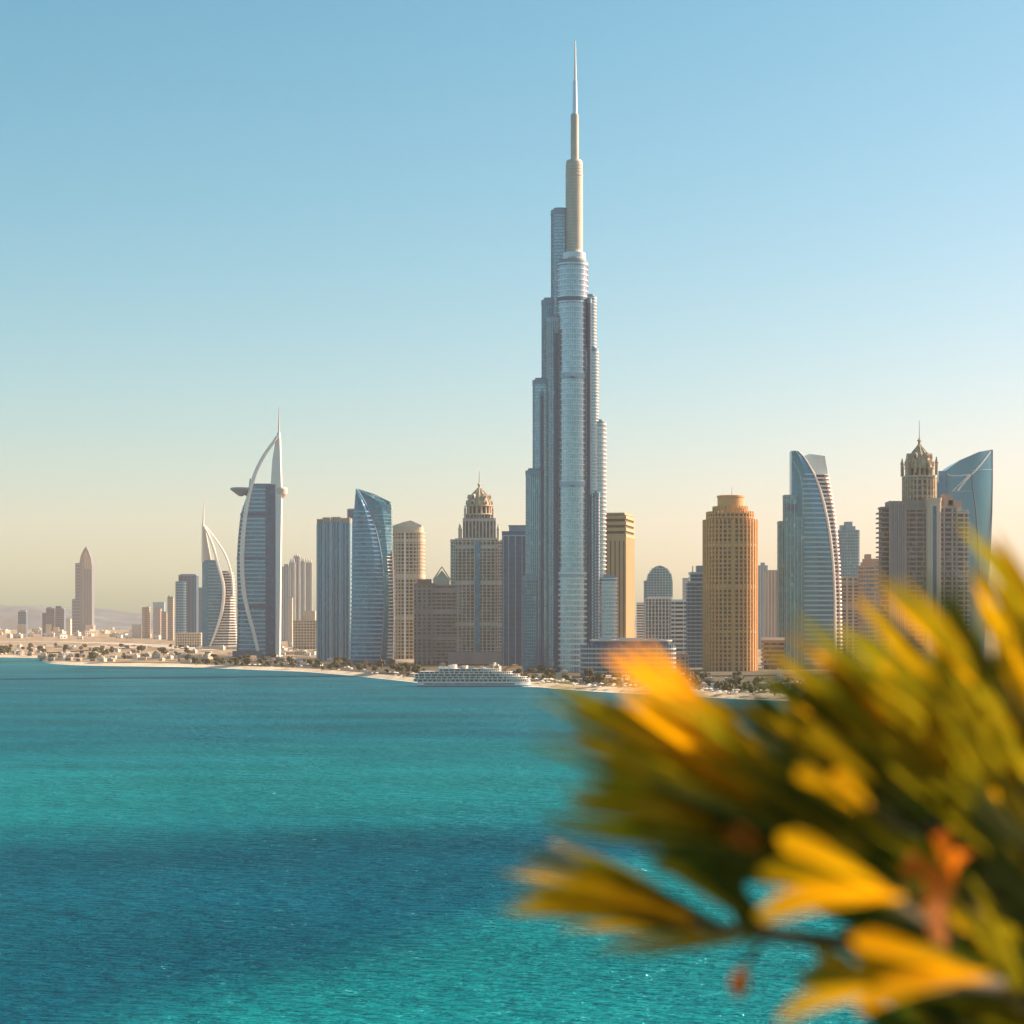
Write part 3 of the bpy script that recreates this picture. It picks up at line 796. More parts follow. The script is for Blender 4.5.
b.slabs('balcony', sec_bal, None, 556, 5.2, 1.7, 1.6, M['white'], sd_, split=True)
pts = [(max(curve_tab(XA, z), curve_tab(XL, z) + .5), 3.6*s, z) for z in [b.Z(666) + (b.Z(488.4) - b.Z(666)) * i / 44 for i in range(45)]]
bm = bmesh.new(); sweep(bm, pts, 0.75*s, 8); mesh_obj('edge_rib', bm, M['bluegrey'], b.o)
bm = bmesh.new(); sweep(bm, [b.P(357, 488.4, 11), b.P(374, 494, 11), b.P(390.3, 502, 11)], 0.6*s, 6); mesh_obj('roof_edge', bm, M['bluegrey'], b.o)
b.crown('roof_terrace', b.rect(375, 391, 9.5, 20), 507.5, 505.5, M['pale'])
b.crown('podium', b.rect(346, 394, -5, 25), 674, 660, M['slate'])

# ---- cream tower behind it
b = B('apartment_tower', 'cream apartment tower with rounded grid front and low gabled roof beside the curved blue tower', 'apartment tower', 3300, 408)
s = b.s
b.block('tower_shaft', b.sup(390.5, 423.6, 0, 26, 0.55, 36), None, 533, M['g_dark'], (6.2, 2.1, 1.3, M['cream']), (6.5, 2.0, 1.0, M['cream']), (2, 1.4, M['cream']))
b.crown('crown_band', b.sup(391, 423, 0.5, 25, 0.55, 36), 533, 527, M['cream'])
bm = bmesh.new()
loop_faces(bm, [[b.P(391.5, 528, 4), b.P(421.5, 528, 4), b.P(421.5, 525, 4), b.P(410.5, 520.2, 4), b.P(404, 521.6, 4), b.P(391.5, 525.6, 4)], [b.P(391.5, 528, 20), b.P(421.5, 528, 20), b.P(421.5, 525, 20), b.P(410.5, 520.2, 20), b.P(404, 521.6, 20), b.P(391.5, 525.6, 20)]])
mesh_obj('gabled_roof', bm, M['beige'], b.o)
b.ribs('corner_pier', [(b.X(399), -1.2*s), (b.X(411), -1.2*s), (b.X(411), 6*s), (b.X(399), 6*s)], None, 533, 20, 3.2, 1.5, M['white'], b.o, edges=[0])

# ---- brown mid-rise with a pyramid on top
b = B('apartment_block', 'brown mid-rise block with dense window rows and a small pyramid roof frame', 'apartment block', 2900, 436)
s = b.s
b.block('left_wing', b.rect(414.5, 434, 2, 22), None, 584.5, M['g_dark'], (5.4, 2.2, 0.8, M['mauve']), (7, 3.2, 1.0, M['mauve']), (2, 1.2, M['brown']))
b.block('right_wing', b.rect(433, 460, 0, 22), None, 586.5, M['g_dark'], (5.4, 2.4, 1.0, M['mauve']), (9, 1.2, 0.7, M['greybrown']), (2, 1.2, M['brown']))
b.crown('rooftop_block', b.rect(417, 431, 5, 16), 585, 579, M['brown'])
b.crown('rooftop_block', b.rect(433, 449, 4, 16), 587, 579, M['beige'])
apex = b.P(441.5, 566.5, 10)
bm = bmesh.new()
for q in (b.P(433, 579.5, 4), b.P(450, 579.5, 4), b.P(450, 579.5, 16), b.P(433, 579.5, 16)): sweep(bm, [q, apex], 0.5*s, 6)
fr = mesh_obj('pyramid_frame', bm, M['beige'], b.o)
bm = bmesh.new(); base = [bm.verts.new(b.P(x, 579.2, d)) for x, d in ((434, 5), (449, 5), (449, 15), (434, 15))]; tp = bm.verts.new(b.P(441.5, 570, 10))
for i in range(4): bm.faces.new((base[i], base[(i + 1) % 4], tp))
bm.faces.new(base[::-1]); mesh_obj('pyramid_roof', bm, M['cream'], b.o)

# ---- ornate domed towers
def dome_top(b, cx, rx, dc, y_drum0, y_drum1, y_dome, y_fin, y_tip, mat, ncol=14, tall=1.0):
    """columned drum, ribbed dome with lucarnes, lantern and finial"""
    s = b.s; X = b.X(cx); Y = dc * s; r = rx * s
    bm = bmesh.new(); lathe(bm, [(r * .84, b.Z(y_drum0)), (r * .84, b.Z(y_drum1))], X, Y, 20); dr = mesh_obj('drum', bm, M['g_dark'], b.o)
    bm = bmesh.new()
    for i in range(ncol):
        a = 2 * math.pi * (i + .5) / ncol
        lathe(bm, [(r * .085, b.Z(y_drum0)), (r * .07, b.Z(y_drum1))], X + r * .93 * math.cos(a), Y + r * .93 * math.sin(a), 8)
    mesh_obj('colonnade', bm, M[mat], dr)
    bm = bmesh.new(); h = b.Z(y_drum1) - b.Z(y_drum0)
    lathe(bm, [(r * 1.0, b.Z(y_drum1) - h * .06), (r * 1.08, b.Z(y_drum1)), (r * 1.08, b.Z(y_drum1) + h * .06), (r * .96, b.Z(y_drum1) + h * .1)], X, Y, 24)
    lathe(bm, [(r * 1.06, b.Z(y_drum0)), (r * 1.06, b.Z(y_drum0) + h * .12), (r * .98, b.Z(y_drum0) + h * .16)], X, Y, 24)
    mesh_obj('cornice', bm, M[mat], dr)
    H = b.Z(y_dome) - b.Z(y_drum1)
    bm = bmesh.new(); pr = []
    for i in range(13):
        t = i / 12; pr.append((max(r * .11, r * .96 * (1 - t ** (1.9 - .25 * tall)) ** .8), b.Z(y_drum1) + h * .05 + H * t))
    lathe(bm, pr, X, Y, 24); dm = mesh_obj('dome', bm, M['ornate'], b.o, smooth=False)
    bm = bmesh.new()
    for i in range(12):
        a = 2 * math.pi * i / 12
        sweep(bm, [(X + q * 1.03 * math.cos(a), Y + q * 1.03 * math.sin(a), z) for q, z in pr], r * .045, 5)
    mesh_obj('dome_rib', bm, M[mat], dm)
    for i in range(6):
        a = 2 * math.pi * (i + .5) / 6 - math.pi / 2
        for fz, fr_, w in ((.10, .98, .15), (.42, .86, .11)):
            c = Vector((X + r * fr_ * math.cos(a), Y + r * fr_ * math.sin(a), b.Z(y_drum1) + H * fz)); u = Vector((math.cos(a), math.sin(a), 0)); t = Vector((-u.y, u.x, 0)); hh = H * .24
            bm = bmesh.new(); bo = bmesh.new()
            for bb_, k, dd in ((bm, 1.0, 0), (bo, .58, r * .02)):
                pts = [c - t * w * r * k, c + t * w * r * k, c + t * w * r * k + Vector((0, 0, hh * .7 * k)), c + Vector((0, 0, hh * k)), c - t * w * r * k + Vector((0, 0, hh * .7 * k))]
                loop_faces(bb_, [[tuple(p - u * r * .3) for p in pts], [tuple(p + u * (r * .06 + dd)) for p in pts]])
            mesh_obj('lucarne', bm, M[mat], dm); mesh_obj('lucarne_opening', bo, M['dark'], dm)
    bm = bmesh.new(); z0 = b.Z(y_dome); k = b.Z(y_fin) - z0
    lathe(bm, [(r * .14, z0 - k * .3), (r * .17, z0), (r * .10, z0 + k * .15), (r * .10, z0 + k * .55), (r * .19, z0 + k * .6), (r * .06, z0 + k * .8), (r * .03, z0 + k)], X, Y, 12); mesh_obj('lantern', bm, M[mat], b.o)
    bm = bmesh.new(); sweep(bm, [(X, Y, b.Z(y_fin) - 1), (X, Y, b.Z(y_tip))], [0.45 * s, 0.18 * s], 6); mesh_obj('finial', bm, M['greybrown'], b.o)

def turret(b, x, d, y0, y1, w, mat):
    bm = bmesh.new(); s = b.s
    lathe(bm, [(w * s, b.Z(y0)), (w * s, b.Z(y1 + (y0 - y1) * .35)), (w * 1.3 * s, b.Z(y1 + (y0 - y1) * .32)), (w * .9 * s, b.Z(y1 + (y0 - y1) * .25)), (w * .3 * s, b.Z(y1 + 0.4)), (0.1 * s, b.Z(y1))], b.X(x), d * s, 10)
    mesh_obj('turret', bm, M[mat], b.o)

b = B('domed_tower', 'stone tower with carved dome, blue glass strip down its middle, beside the navy tower', 'domed tower', 2900, 476)
s = b.s
b.block('tower_shaft', b.rect(456, 497, 0, 30), None, 540, M['g_dark'], (5.0, 1.3, 0.7, M['beige']), (6.4, 1.7, 1.6, M['beige']), (2.5, 1.5, M['beige']))
b.block('side_bay', b.rect(451, 460, 3, 24), None, 540.5, M['g_teal'], (5.0, 1.9, 1.3, M['beige']), (6, 1.0, 0.7, M['beige']), (2, 1.2, M['beige']))
b.block('side_bay', b.rect(493, 502, 3, 24), None, 541, M['g_dark'], (5.0, 2.2, 1.3, M['beige']), (6, 1.4, 0.9, M['beige']), (2, 1.2, M['beige']))
c = b.crown('glass_strip', b.rect(474.6, 480.4, -1.4, 3), 657, 541, M['g_blue'])
b.ribs('strip_pier', b.rect(474.4, 480.6, -1.3, 2), None, 540, 0, 1.4, 0.8, M['cream'], c, edges=[0], inset=0)
b.block('upper_drum', b.rect(463.5, 495, 3, 27), 541, 518, M['g_dark'], None, (5.5, 2.2, 1.2, M['beige']), None)
b.crown('upper_cornice', b.rect(462.5, 496.5, 2, 28), 540.4, 537.6, M['cream'])
b.crown('upper_cornice', b.rect(463, 495.5, 2.4, 27.6), 521, 518.4, M['beige'])
b.block('crown_storey', b.sup(464.5, 493.5, 4, 26, 0.7, 24), 518.6, 514.5, M['g_dark'], None, (4, 1.4, 1, M['beige']), (1.2, 1.8, M['cream']))
for x, d in ((459.6, 2), (498.3, 2), (460, 27), (498, 27)): turret(b, x, d, 541, 523.5, 1.4, 'beige')
for x in (465, 493): turret(b, x, 4, 519, 505, 1.1, 'beige')
dome_top(b, 479, 12.8, 15, 514.5, 505.5, 487.5, 481, 470, 'cream', 16, tall=1.3)
b.crown('podium', b.rect(448, 505, -4, 30), 664, 652, M['mauve'])

# ---- navy tower with pale mullions
b = B('tower_block', 'navy glass tower with few long pale vertical mullions left of the tallest skyscraper', 'tower', 2800, 514)
s = b.s
c = b.block('tower_shaft', b.rect(502, 530, 0, 22), None, 535, M['g_navy'], (8, 0.5, 0.2, M['slate']))
for x in (503.2, 508.6, 515.6, 522, 525.6):
    bm = bmesh.new(); box(bm, b.X(x - .35), b.X(x + .35), -1.0*s, 0.5*s, -1, b.Z(535)); mesh_obj('mullion', bm, M['bluepanel'], c)
b.crown('crown_band', b.rect(501.8, 530.2, -0.5, 22.3), 535, 531.2, M['slate'])
b.crown('crown_line', b.rect(502, 530, -0.9, 22.2), 536.2, 535, M['bluepanel'])
b.crown('rooftop_slab', b.rect(509, 530, 3, 18), 531.2, 526, M['bluegrey'])
b.crown('rooftop_lid', b.rect(508.4, 530.4, 2.6, 18.4), 526, 525, M['slate'])

# ---- tan slab tower with sunlit side
b = B('tower_block', 'tan slab tower with banded louvred crown and golden sunlit side beside the tallest skyscraper', 'tower', 2900, 622)
s = b.s
sec = b.corner(600, 626, 638, 6)
c = b.mass('tower_shaft', sec, None, 537, M['tan'])
b.ribs('window_strip', sec, None, 538, 6.5, 1.7, 0.12, M['dark'], c, edges=[0], top=-4)
b.ribs('pilaster', sec, None, 537, 7, 1.2, 0.4, M['tan'], c, edges=[1])
cr_ = b.mass('crown', offset(sec, -1.4), 537.2, 514.5, M['dark'])
bm = bmesh.new()
for k in range(4): prism(bm, offset(sec, 0.3), b.Z(537 - k * 6.1), b.Z(533.6 - k * 6.1))
mesh_obj('crown_slab', bm, M['tan'], cr_)
b.crown('rooftop_cap', offset(sec, -2.5), 515.4, 512.4, M['tan'])

# ---- dome-topped glass tower behind a white gridded block
b = B('tower_block', 'teal glass tower with rounded barrel top behind the white gridded block', 'tower', 3300, 659)
s = b.s
pr = [(646.5, 660), (646.5, 582), (648, 575.5), (651.5, 570), (655.5, 566.6), (659.6, 565.4), (663.8, 566.6), (668, 570), (671.4, 575.5), (672.6, 582), (672.6, 660)]
bm = bmesh.new(); loop_faces(bm, [[b.P(x, y, 0) for x, y in pr], [b.P(x, y, 16) for x, y in pr]]); c = mesh_obj('glass_body', bm, M['g_teal'], b.o)
bm = bmesh.new()
for k in range(13):
    y = 600 - k * 2.6
    hw = 13.3 if y > 582 else 13.3 * math.sqrt(max(0.02, 1 - ((582 - y) / 17) ** 2))
    box(bm, b.X(659.6 - hw), b.X(659.6 + hw), -0.5*s, 0.2*s, b.Z(y), b.Z(y - 0.7))
for k in range(9):
    x = 648 + k * 2.9; hw = abs(x - 659.6) / 13.3; yt = 582 - 16 * math.sqrt(max(0, 1 - hw * hw))
    box(bm, b.X(x - .3), b.X(x + .3), -0.6*s, 0.2*s, b.Z(602), b.Z(yt))
mesh_obj('glazing_grid', bm, M['bluepanel'], c)
b.crown('side_shaft', b.rect(644.5, 647, 2, 12), 660, 580.5, M['bluegrey'])
b = B('apartment_block', 'white gridded block with finned left half and banded right half below the barrel-topped tower', 'apartment block', 2800, 667)
s = b.s
b.block('left_wing', b.rect(646.5, 670.5, 0, 16), None, 599, M['g_dark'], (5.5, 1.0, 0.6, M['white']), (5.0, 1.7, 1.2, M['white']), (1.5, 1, M['white']))
b.block('right_wing', b.rect(670.5, 688, 1.5, 16), None, 600.5, M['g_dark'], (6.2, 3.0, 1.3, M['white']), (12, 1.0, 0.8, M['white']), (1.5, 1, M['white']))
b.crown('rooftop_frame', b.rect(648, 673, 3, 12), 600, 596.6, M['pale'])
small_tower('small hazy white stepped block between the tan tower and the barrel-topped tower', 4400, 637, 646, 603, 'g_dark', 'white', 6, t=2.6, p=1.2, cap='white')
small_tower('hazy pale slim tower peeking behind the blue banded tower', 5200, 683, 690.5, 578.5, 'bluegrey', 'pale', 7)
b = B('tower_block', 'blue banded glass tower with stepped roof left of the golden cylindrical tower', 'tower', 2700, 700)
s = b.s
b.block('tower_shaft', b.rect(688, 714, 0, 20), None, 582, M['g_blue'], (5.4, 1.6, 0.9, M['bluepanel']), (7, .6, .4, M['bluegrey']), (1.5, .7, M['bluepanel']), split=False)
b.block('upper_step', b.rect(690.5, 714, 2, 18), 582, 573, M['g_blue'], (5.4, 1.6, 0.9, M['bluepanel']), None, (1.5, .7, M['bluepanel']))
b.crown('plant_room', b.rect(697, 709, 4, 14), 573, 565.5, M['bluegrey'])
b.crown('antenna_base', b.rect(692.6, 693.6, 4, 5), 573, 566, M['pale'])

# ---- golden cylindrical tower
b = B('apartment_tower', 'golden round apartment tower with balcony grid and plain drum on top', 'apartment tower', 2500, 733)
s = b.s
sec = b.sup(708, 758, 0, 50, 0.8, 40)
c = b.mass('tower_shaft', sec, None, 522, M['g_dark'])
b.slabs('balcony', sec, None, 522, 5.6, 2.0, 2.6, M['gold'], c, split=True)
b.ribs('pier_grid', sec, None, 520.5, 5.6, 1.35, 3.0, M['gold'], c)
b.ribs('corner_pier', sec, None, 519, 17, 2.2, 3.6, M['gold'], c)
for y_ in (633, 588, 546):
    bm = bmesh.new(); prism(bm, offset(sec, 2.9), b.Z(y_), b.Z(y_ - 2.6)); mesh_obj('service_floor', bm, M['gold'], c)
sec2 = b.sup(710, 755.5, 3.5, 46, 0.7, 36)
c = b.mass('upper_step', sec2, 522, 512.5, M['g_dark'])
b.slabs('balcony', sec2, 522, 512.5, 5.6, 2.4, 1.2, M['gold'], c); b.ribs('pier_grid', sec2, 523, 511, 6, 1.7, 1.6, M['gold'], c)
sec3 = b.sup(716, 750, 9, 41, 0.8, 32)
c = b.mass('crown_step', sec3, 512.5, 507.5, M['gold']); b.ribs('pier_grid', sec3, 512.5, 505.5, 6, 1.8, 1.2, M['gold'], c)
bm = bmesh.new(); lathe(bm, [(13.4*s, b.Z(509)), (13.4*s, b.Z(496.4)), (14.0*s, b.Z(496)), (14.0*s, b.Z(494.4)), (13*s, b.Z(494))], b.X(733.5), 24*s, 40); mesh_obj('roof_drum', bm, M['gold'], b.o)
bm = bmesh.new(); sweep(bm, [b.P(734.5, 494.4, 24), b.P(734.8, 485, 24)], [.35*s, .15*s], 6); mesh_obj('antenna', bm, M['greybrown'], b.o)

# ---- low dark podium with horizontal bands
b = B('podium_building', 'low wide dark building with curved horizontal bands at the foot of the tan tower', 'podium building', 2230, 630)
s = b.s
sec = b.sup(582, 676, 0, 40, 0.45, 40)
c = b.mass('main_floors', sec, None, 645, M['g_navy'])
b.slabs('floor_band', sec, None, 645, 5.4, 2.0, 1.5, M['pale'], c, split=True, first=1)
b.ribs('pier', sec, None, 645, 14, 0.9, 0.9, M['bluegrey'], c)
sec2 = b.sup(592, 672, 3, 36, 0.5, 40)
c = b.mass('top_floor', sec2, 645, 641.4, M['g_navy']); bm = bmesh.new(); prism(bm, offset(sec2, 1.8), b.Z(641.4), b.Z(640)); mesh_obj('roof_slab', bm, M['pale'], c)
bm = bmesh.new()
for x0, x1, d0, d1, y in ((600, 612, 8, 20, 638.4), (620, 640, 12, 24, 638), (650, 660, 8, 18, 638.6)): box(bm, b.X(x0), b.X(x1), d0*s, d1*s, b.Z(640.2), b.Z(y))
mesh_obj('roof_plant', bm, M['bluegrey'], b.o)
small_tower('small terracotta and white waterfront block between the dark podium and the golden tower', 2420, 677, 688, 655, 'g_dark', 'pink', 5, t=2.2, p=1.2, pier=(6, 2, 1, M['pink']), cap='terracotta', cat='building', name='waterfront_block')

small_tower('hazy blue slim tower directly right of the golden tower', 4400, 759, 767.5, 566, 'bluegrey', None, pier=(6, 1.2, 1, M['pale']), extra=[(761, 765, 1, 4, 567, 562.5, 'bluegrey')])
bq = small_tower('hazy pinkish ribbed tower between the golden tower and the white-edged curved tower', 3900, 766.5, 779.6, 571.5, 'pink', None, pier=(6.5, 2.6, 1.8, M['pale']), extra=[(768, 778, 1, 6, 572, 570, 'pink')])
bq = small_tower('low cream pavilion with flat oversailing roof right of the golden tower', 2600, 764, 784, 640.5, 'g_dark', 'pink', 6, t=2.6, p=1.4, cat='building', name='waterfront_block', cap='cream', extra=[(762.5, 785.5, -3, 14, 640.2, 637.4, 'white')])

# ---- white-edged curved tower
b = B('curved_tower', 'blue curved tower with white arched edge, white crown and stacked balconies on its right', 'tower', 2600, 811)
s = b.s
XA = [(b.Z(y), b.X(x)) for x, y in ((798, 450.6), (803, 455), (809, 464), (814.6, 474), (820, 488), (825.4, 508), (829.6, 530), (832.8, 556), (834.8, 585), (835.4, 620), (835.4, 690))]
XR = [(b.Z(y), b.X(x)) for x, y in ((812, 453.5), (826.4, 455), (828.6, 470), (832, 490), (835.8, 512), (838.6, 538), (840.8, 566), (842, 600), (842.6, 640), (842.6, 690))]
def sec_f(z):
    l = b.X(791.8); a = max(curve_tab(XA, z), l + 1); w = a - l
    return [(l, 3*s), (l + .3*w, .8*s), (l + .62*w, 0), (a, 3*s), (a, 16*s), (l, 16*s)]
def sec_r(z):
    a = max(curve_tab(XA, z), b.X(792.5)) - .3; r = max(interp(XR, z), a + .6)
    return [(a, 3.6*s), (a + (r - a)*.7, 5*s), (r, 9*s), (r, 30*s), (a - 8*s, 30*s), (a - 8*s, 14*s)]
fr = b.mass('bowed_front', sec_f, None, 450.6, M['g_sky'], nz=44)
def sec_band(z):
    q = sec_f(z); l = b.X(803) if z < b.Z(478) else b.X(805)
    l = min(l, q[3][0] - 1.5); return [(l, 0.5*s), (max(l + .3, q[2][0]), 0), q[3], (q[3][0], 9*s), (l, 9*s)]
b.slabs('floor_band', sec_band, None, 473, 6.6, 2.3, 1.0, M['bluepanel'], fr, split=True)
sd_ = b.mass('balcony_side', lambda z: sec_r(z), None, 474, M['g_dark'], nz=44)
b.slabs('balcony', sec_r, None, 474, 5.4, 2.2, 1.9, M['white'], sd_, split=True)
bm = bmesh.new()
prc = [(803.5, 476), (803.5, 456), (811, 453.2), (826.2, 455.2), (828.8, 471), (829.4, 476)]
loop_faces(bm, [[b.P(x, y, 8) for x, y in prc], [b.P(x, y, 28) for x, y in prc]]); mesh_obj('crown', bm, M['white'], b.o)
pts = [(curve_tab(XA, z), 2.2*s, z) for z in [b.Z(688) + (b.Z(450.4) - b.Z(688)) * i / 44 for i in range(45)]]
bm = bmesh.new(); sweep(bm, pts, [1.35*s] * 36 + [(1.3 - .09*i)*s for i in range(9)], 8); mesh_obj('edge_arch', bm, M['white'], b.o)
bm = bmesh.new(); sweep(bm, [b.P(792.4, 690, 1.8), b.P(792.4, 500, 1.8), b.P(792.2, 450.5, 2.4)], .55*s, 6); mesh_obj('edge_rib', bm, M['bluepanel'], b.o)
bm = bmesh.new(); sweep(bm, [b.P(794, 462, 1.2), b.P(800, 473, .6), b.P(803, 490, .2), b.P(803.4, 560, .2), b.P(803.4, 690, .2)], .5*s, 6); mesh_obj('inner_rib', bm, M['bluepanel'], b.o)
for (x0, x1, d, yt, m) in ((784.4, 796, -3, 496, 'g_teal'), (779.6, 786, 2, 522, 'g_teal'), (795.4, 803.4, -2, 518, 'g_teal')):
    sec = b.rect(x0, x1, d, d + 14)
    c = b.mass('side_slab', sec, None, yt, M[m])
    b.slabs('floor_band', sec, None, yt, 8, .6, .25, M['slate'], c); b.ribs('fin', sec, None, yt, 6, .7, .6, M['bluepanel'], c)
    bm = bmesh.new(); prism(bm, offset(sec, .5), b.Z(yt) - 1, b.Z(yt) + 1.5); mesh_obj('parapet', bm, M['bluegrey'], c)
b.crown('louvre_screen', b.rect(785, 795.4, -3.3, 0), 511.5, 504, M['slate'])

# ---- teal tower on pinkish base and low banded block
b = B('tower_block', 'hazy teal glass tower with ragged roof right of the white-edged curved tower', 'tower', 3700, 850)
s = b.s
b.block('tower_shaft', b.sup(840, 860.3, 0, 16, .4, 24), None, 530.5, M['g_teal'], (6, 1.4, .7, M['bluegrey']), (6, .7, .5, M['bluegrey']), (1.5, .8, M['bluegrey']))
for x0, x1, y in ((841, 845, 525), (845.5, 853, 521.5), (853, 856, 526)): b.crown('rooftop_block', b.rect(x0, x1, 3, 10), 531, y, M['bluegrey'])
bq = small_tower('pinkish block with white corner strips in front of the hazy teal tower', 3000, 838, 862, 577.5, 'g_dark', 'pink', 5.5, t=2.6, p=1.0, pier=(9, 3, 1.4, M['cream']), cap='cream', cat='apartment block', name='apartment_block')
b = B('apartment_block', 'low pink block with blue banded front and stepped roof left of the brown balconied tower', 'apartment block', 2700, 874)
s = b.s
b.block('tower_shaft', b.sup(861, 889, 0, 20, .5, 28), None, 567, M['g_blue'], (6.2, 2.4, 1.4, M['pink']), (14, 1, .8, M['pink']), (2, 1, M['pink']))
for x0, x1, y0, y1 in ((863, 887, 567, 562), (865, 882, 562, 558.5), (867, 872, 558.5, 554)): b.crown('roof_step', b.rect(x0, x1, 4, 15), y0, y1, M['pink'])

# ---- brown balconied complex with an ornate domed tower
b = B('domed_tower', 'brown balconied residential tower with tall carved dome and spire near the right edge', 'domed tower', 2350, 925)
s = b.s
def bal_bay(x0, x1, d0, d1, yt, mat, core='g_dark', step=6.0, p=2.0, pier=None, t=1.9):
    sec = b.rect(x0, x1, d0, d1)
    c = b.mass('tower_bay', sec, None, yt, M[core]); b.slabs('balcony', sec, None, yt, step, t, p, M[mat], c, split=True)
    if pier: b.ribs('pier_grid', sec, None, yt, *pier, c)
    bm = bmesh.new(); prism(bm, offset(sec, 1.2), b.Z(yt) - .3, b.Z(yt) + 2); mesh_obj('parapet', bm, M[mat], c)
bal_bay(883, 895, 5, 22, 508, 'greybrown', p=3.2)
c = b.mass('pier_block', b.rect(889.6, 907, 0, 24), None, 501, M['greybrown'])
b.ribs('window_strip', b.rect(892, 905, -.02, 20), None, 502, 5.4, 2.6, 0.1, M['g_navy'], c, edges=[0], top=-3)
b.ribs('fin', b.rect(889.6, 907, 0, 24), None, 501, 5.4, 1.2, 1.0, M['mauve'], c, edges=[0], inset=0)
bal_bay(906, 928, 4, 24, 509.5, 'greybrown', p=1.6, pier=(8, 1.2, 1.0, M['greybrown']))
c = b.mass('corner_pillar', b.sup(926.5, 941.5, -1, 12, .35, 20), None, 501, M['cream'])
b.ribs('window_strip', b.rect(932.5, 936.5, -1.15, 4), None, 502, 20, 4.2, .15, M['g_navy'], c, edges=[0], top=-5)
bm = bmesh.new(); prism(bm, b.sup(926, 942, -1.5, 12.5, .35, 20), b.Z(501), b.Z(498)); mesh_obj('pillar_cap', bm, M['cream'], c)
bal_bay(941, 957, 4, 24, 507, 'mauve', p=1.7, pier=(9, 1.4, 1.2, M['beige']))
bal_bay(955, 969.5, 8, 26, 511, 'beige', p=2.2, pier=(8, 1.4, 1.2, M['beige']))
for x0, x1, y0, y1 in ((945.5, 955, 508, 493.5), (950.5, 964, 508, 499.5)): b.crown('rooftop_block', b.rect(x0, x1, 9, 20), y0, y1, M['pink'])
b.crown('tower_plinth', b.rect(905, 941, 6, 30), 510, 500, M['greybrown'])
b.block('upper_tower', b.sup(908.2, 940, 9, 35, .75, 28), 502, 476, M['g_dark'], (7, 2.4, 1.2, M['greybrown']), (5.2, 2.2, 1.6, M['ornate']), (2, 1.6, M['beige']))
for x, d in ((909, 11), (939, 11), (909, 33), (939, 33)): turret(b, x, d, 474, 455.5, 1.7, 'ornate')
for x in (917, 931): turret(b, x, 8.4, 472, 460, 1.3, 'ornate')
dome_top(b, 924, 14.0, 22, 476, 467, 443.5, 435.5, 418, 'ornate', 16, tall=1.6)

# ---- blue glass wedge tower at the right edge
b = B('curved_tower', 'smooth blue glass tower with swept curved roof behind the domed tower at the far right', 'tower', 2900, 968)
s = b.s
TOP = [(b.X(x), b.Z(y)) for x, y in ((936, 484), (945, 472.5), (952, 466), (960, 461), (970, 456), (980, 452.2), (988, 450.2), (995, 449))]
RE = [(b.Z(y), b.X(x)) for x, y in ((995, 449), (995.2, 480), (994.6, 510), (993, 540), (990.5, 580), (987, 640), (985, 680))]
bm = bmesh.new()
front, back = [], []
for i in range(25):
    t = i / 24
    x0 = b.X(936) + (b.X(995) - b.X(936)) * t; zt = curve_tab(TOP, x0)
    f_, k_ = [], []
    for j in range(25):
        z = -2 + (zt + 2) * j / 24
        sh = (curve_tab(RE, z) - b.X(995)) * t
        dep = (8 - 8 * math.sin(min(1, t / .62) * math.pi / 2) + (10 * ((t - .62) / .38) ** 1.5 if t > .62 else 0)) * s
        f_.append(bm.verts.new((x0 + sh, dep, z))); k_.append(bm.verts.new((x0 + sh, 32 * s, z)))
    front.append(f_); back.append(k_)
for i in range(24):
    for j in range(24):
        bm.faces.new((front[i][j], front[i + 1][j], front[i + 1][j + 1], front[i][j + 1])); bm.faces.new((back[i][j + 1], back[i + 1][j + 1], back[i + 1][j], back[i][j]))
    bm.faces.new((front[i][24], front[i + 1][24], back[i + 1][24], back[i][24]))
for j in range(24):
    for q, k in ((front[0], back[0]), (front[24], back[24])): bm.faces.new((q[j], q[j + 1], k[j + 1], k[j]))
gb = mesh_obj('glass_body', bm, M['g_sky'], b.o)
def dep_at(px):
    t = (px - 936) / 59; return 8 - 8 * math.sin(min(1, t / .62) * math.pi / 2) + (10 * ((t - .62) / .38) ** 1.5 if t > .62 else 0) - .3
def rib(pts, r, name='facade_rib', m='bluepanel'):
    bm = bmesh.new(); sweep(bm, [b.P(x, y, dep_at(x)) for x, y in pts], r * s, 6); mesh_obj(name, bm, M[m], gb)
rib([(992, 451), (984, 461), (976, 470), (966, 480), (958, 490.5)], .95, m='white')
rib([(970, 474), (962, 482), (953, 491)], .5, m='white')
rib([(946, 473), (952, 475.5), (960, 475.6), (970, 474.6)], .55, m='white')
rib([(971.5, 474), (972.5, 485), (976, 510), (979, 545), (981, 600)], .6, m='slate')
rib([(950, 491), (962, 491), (972, 490.6)], .4)
rib([(972, 470.5), (984, 469.5), (994.6, 469)], .35)
rib([(995, 449), (995, 480), (994.4, 510), (993, 540), (990.5, 580)], .5, 'edge_rib', 'bluegrey')
rib([(937, 483), (945, 472.2), (960, 460.6), (980, 451.8), (994.8, 448.8)], .4, 'roof_edge', 'bluegrey')
b.crown('side_shaft', b.rect(938.6, 946, -1, 6), 560, 471, M['g_blue'])

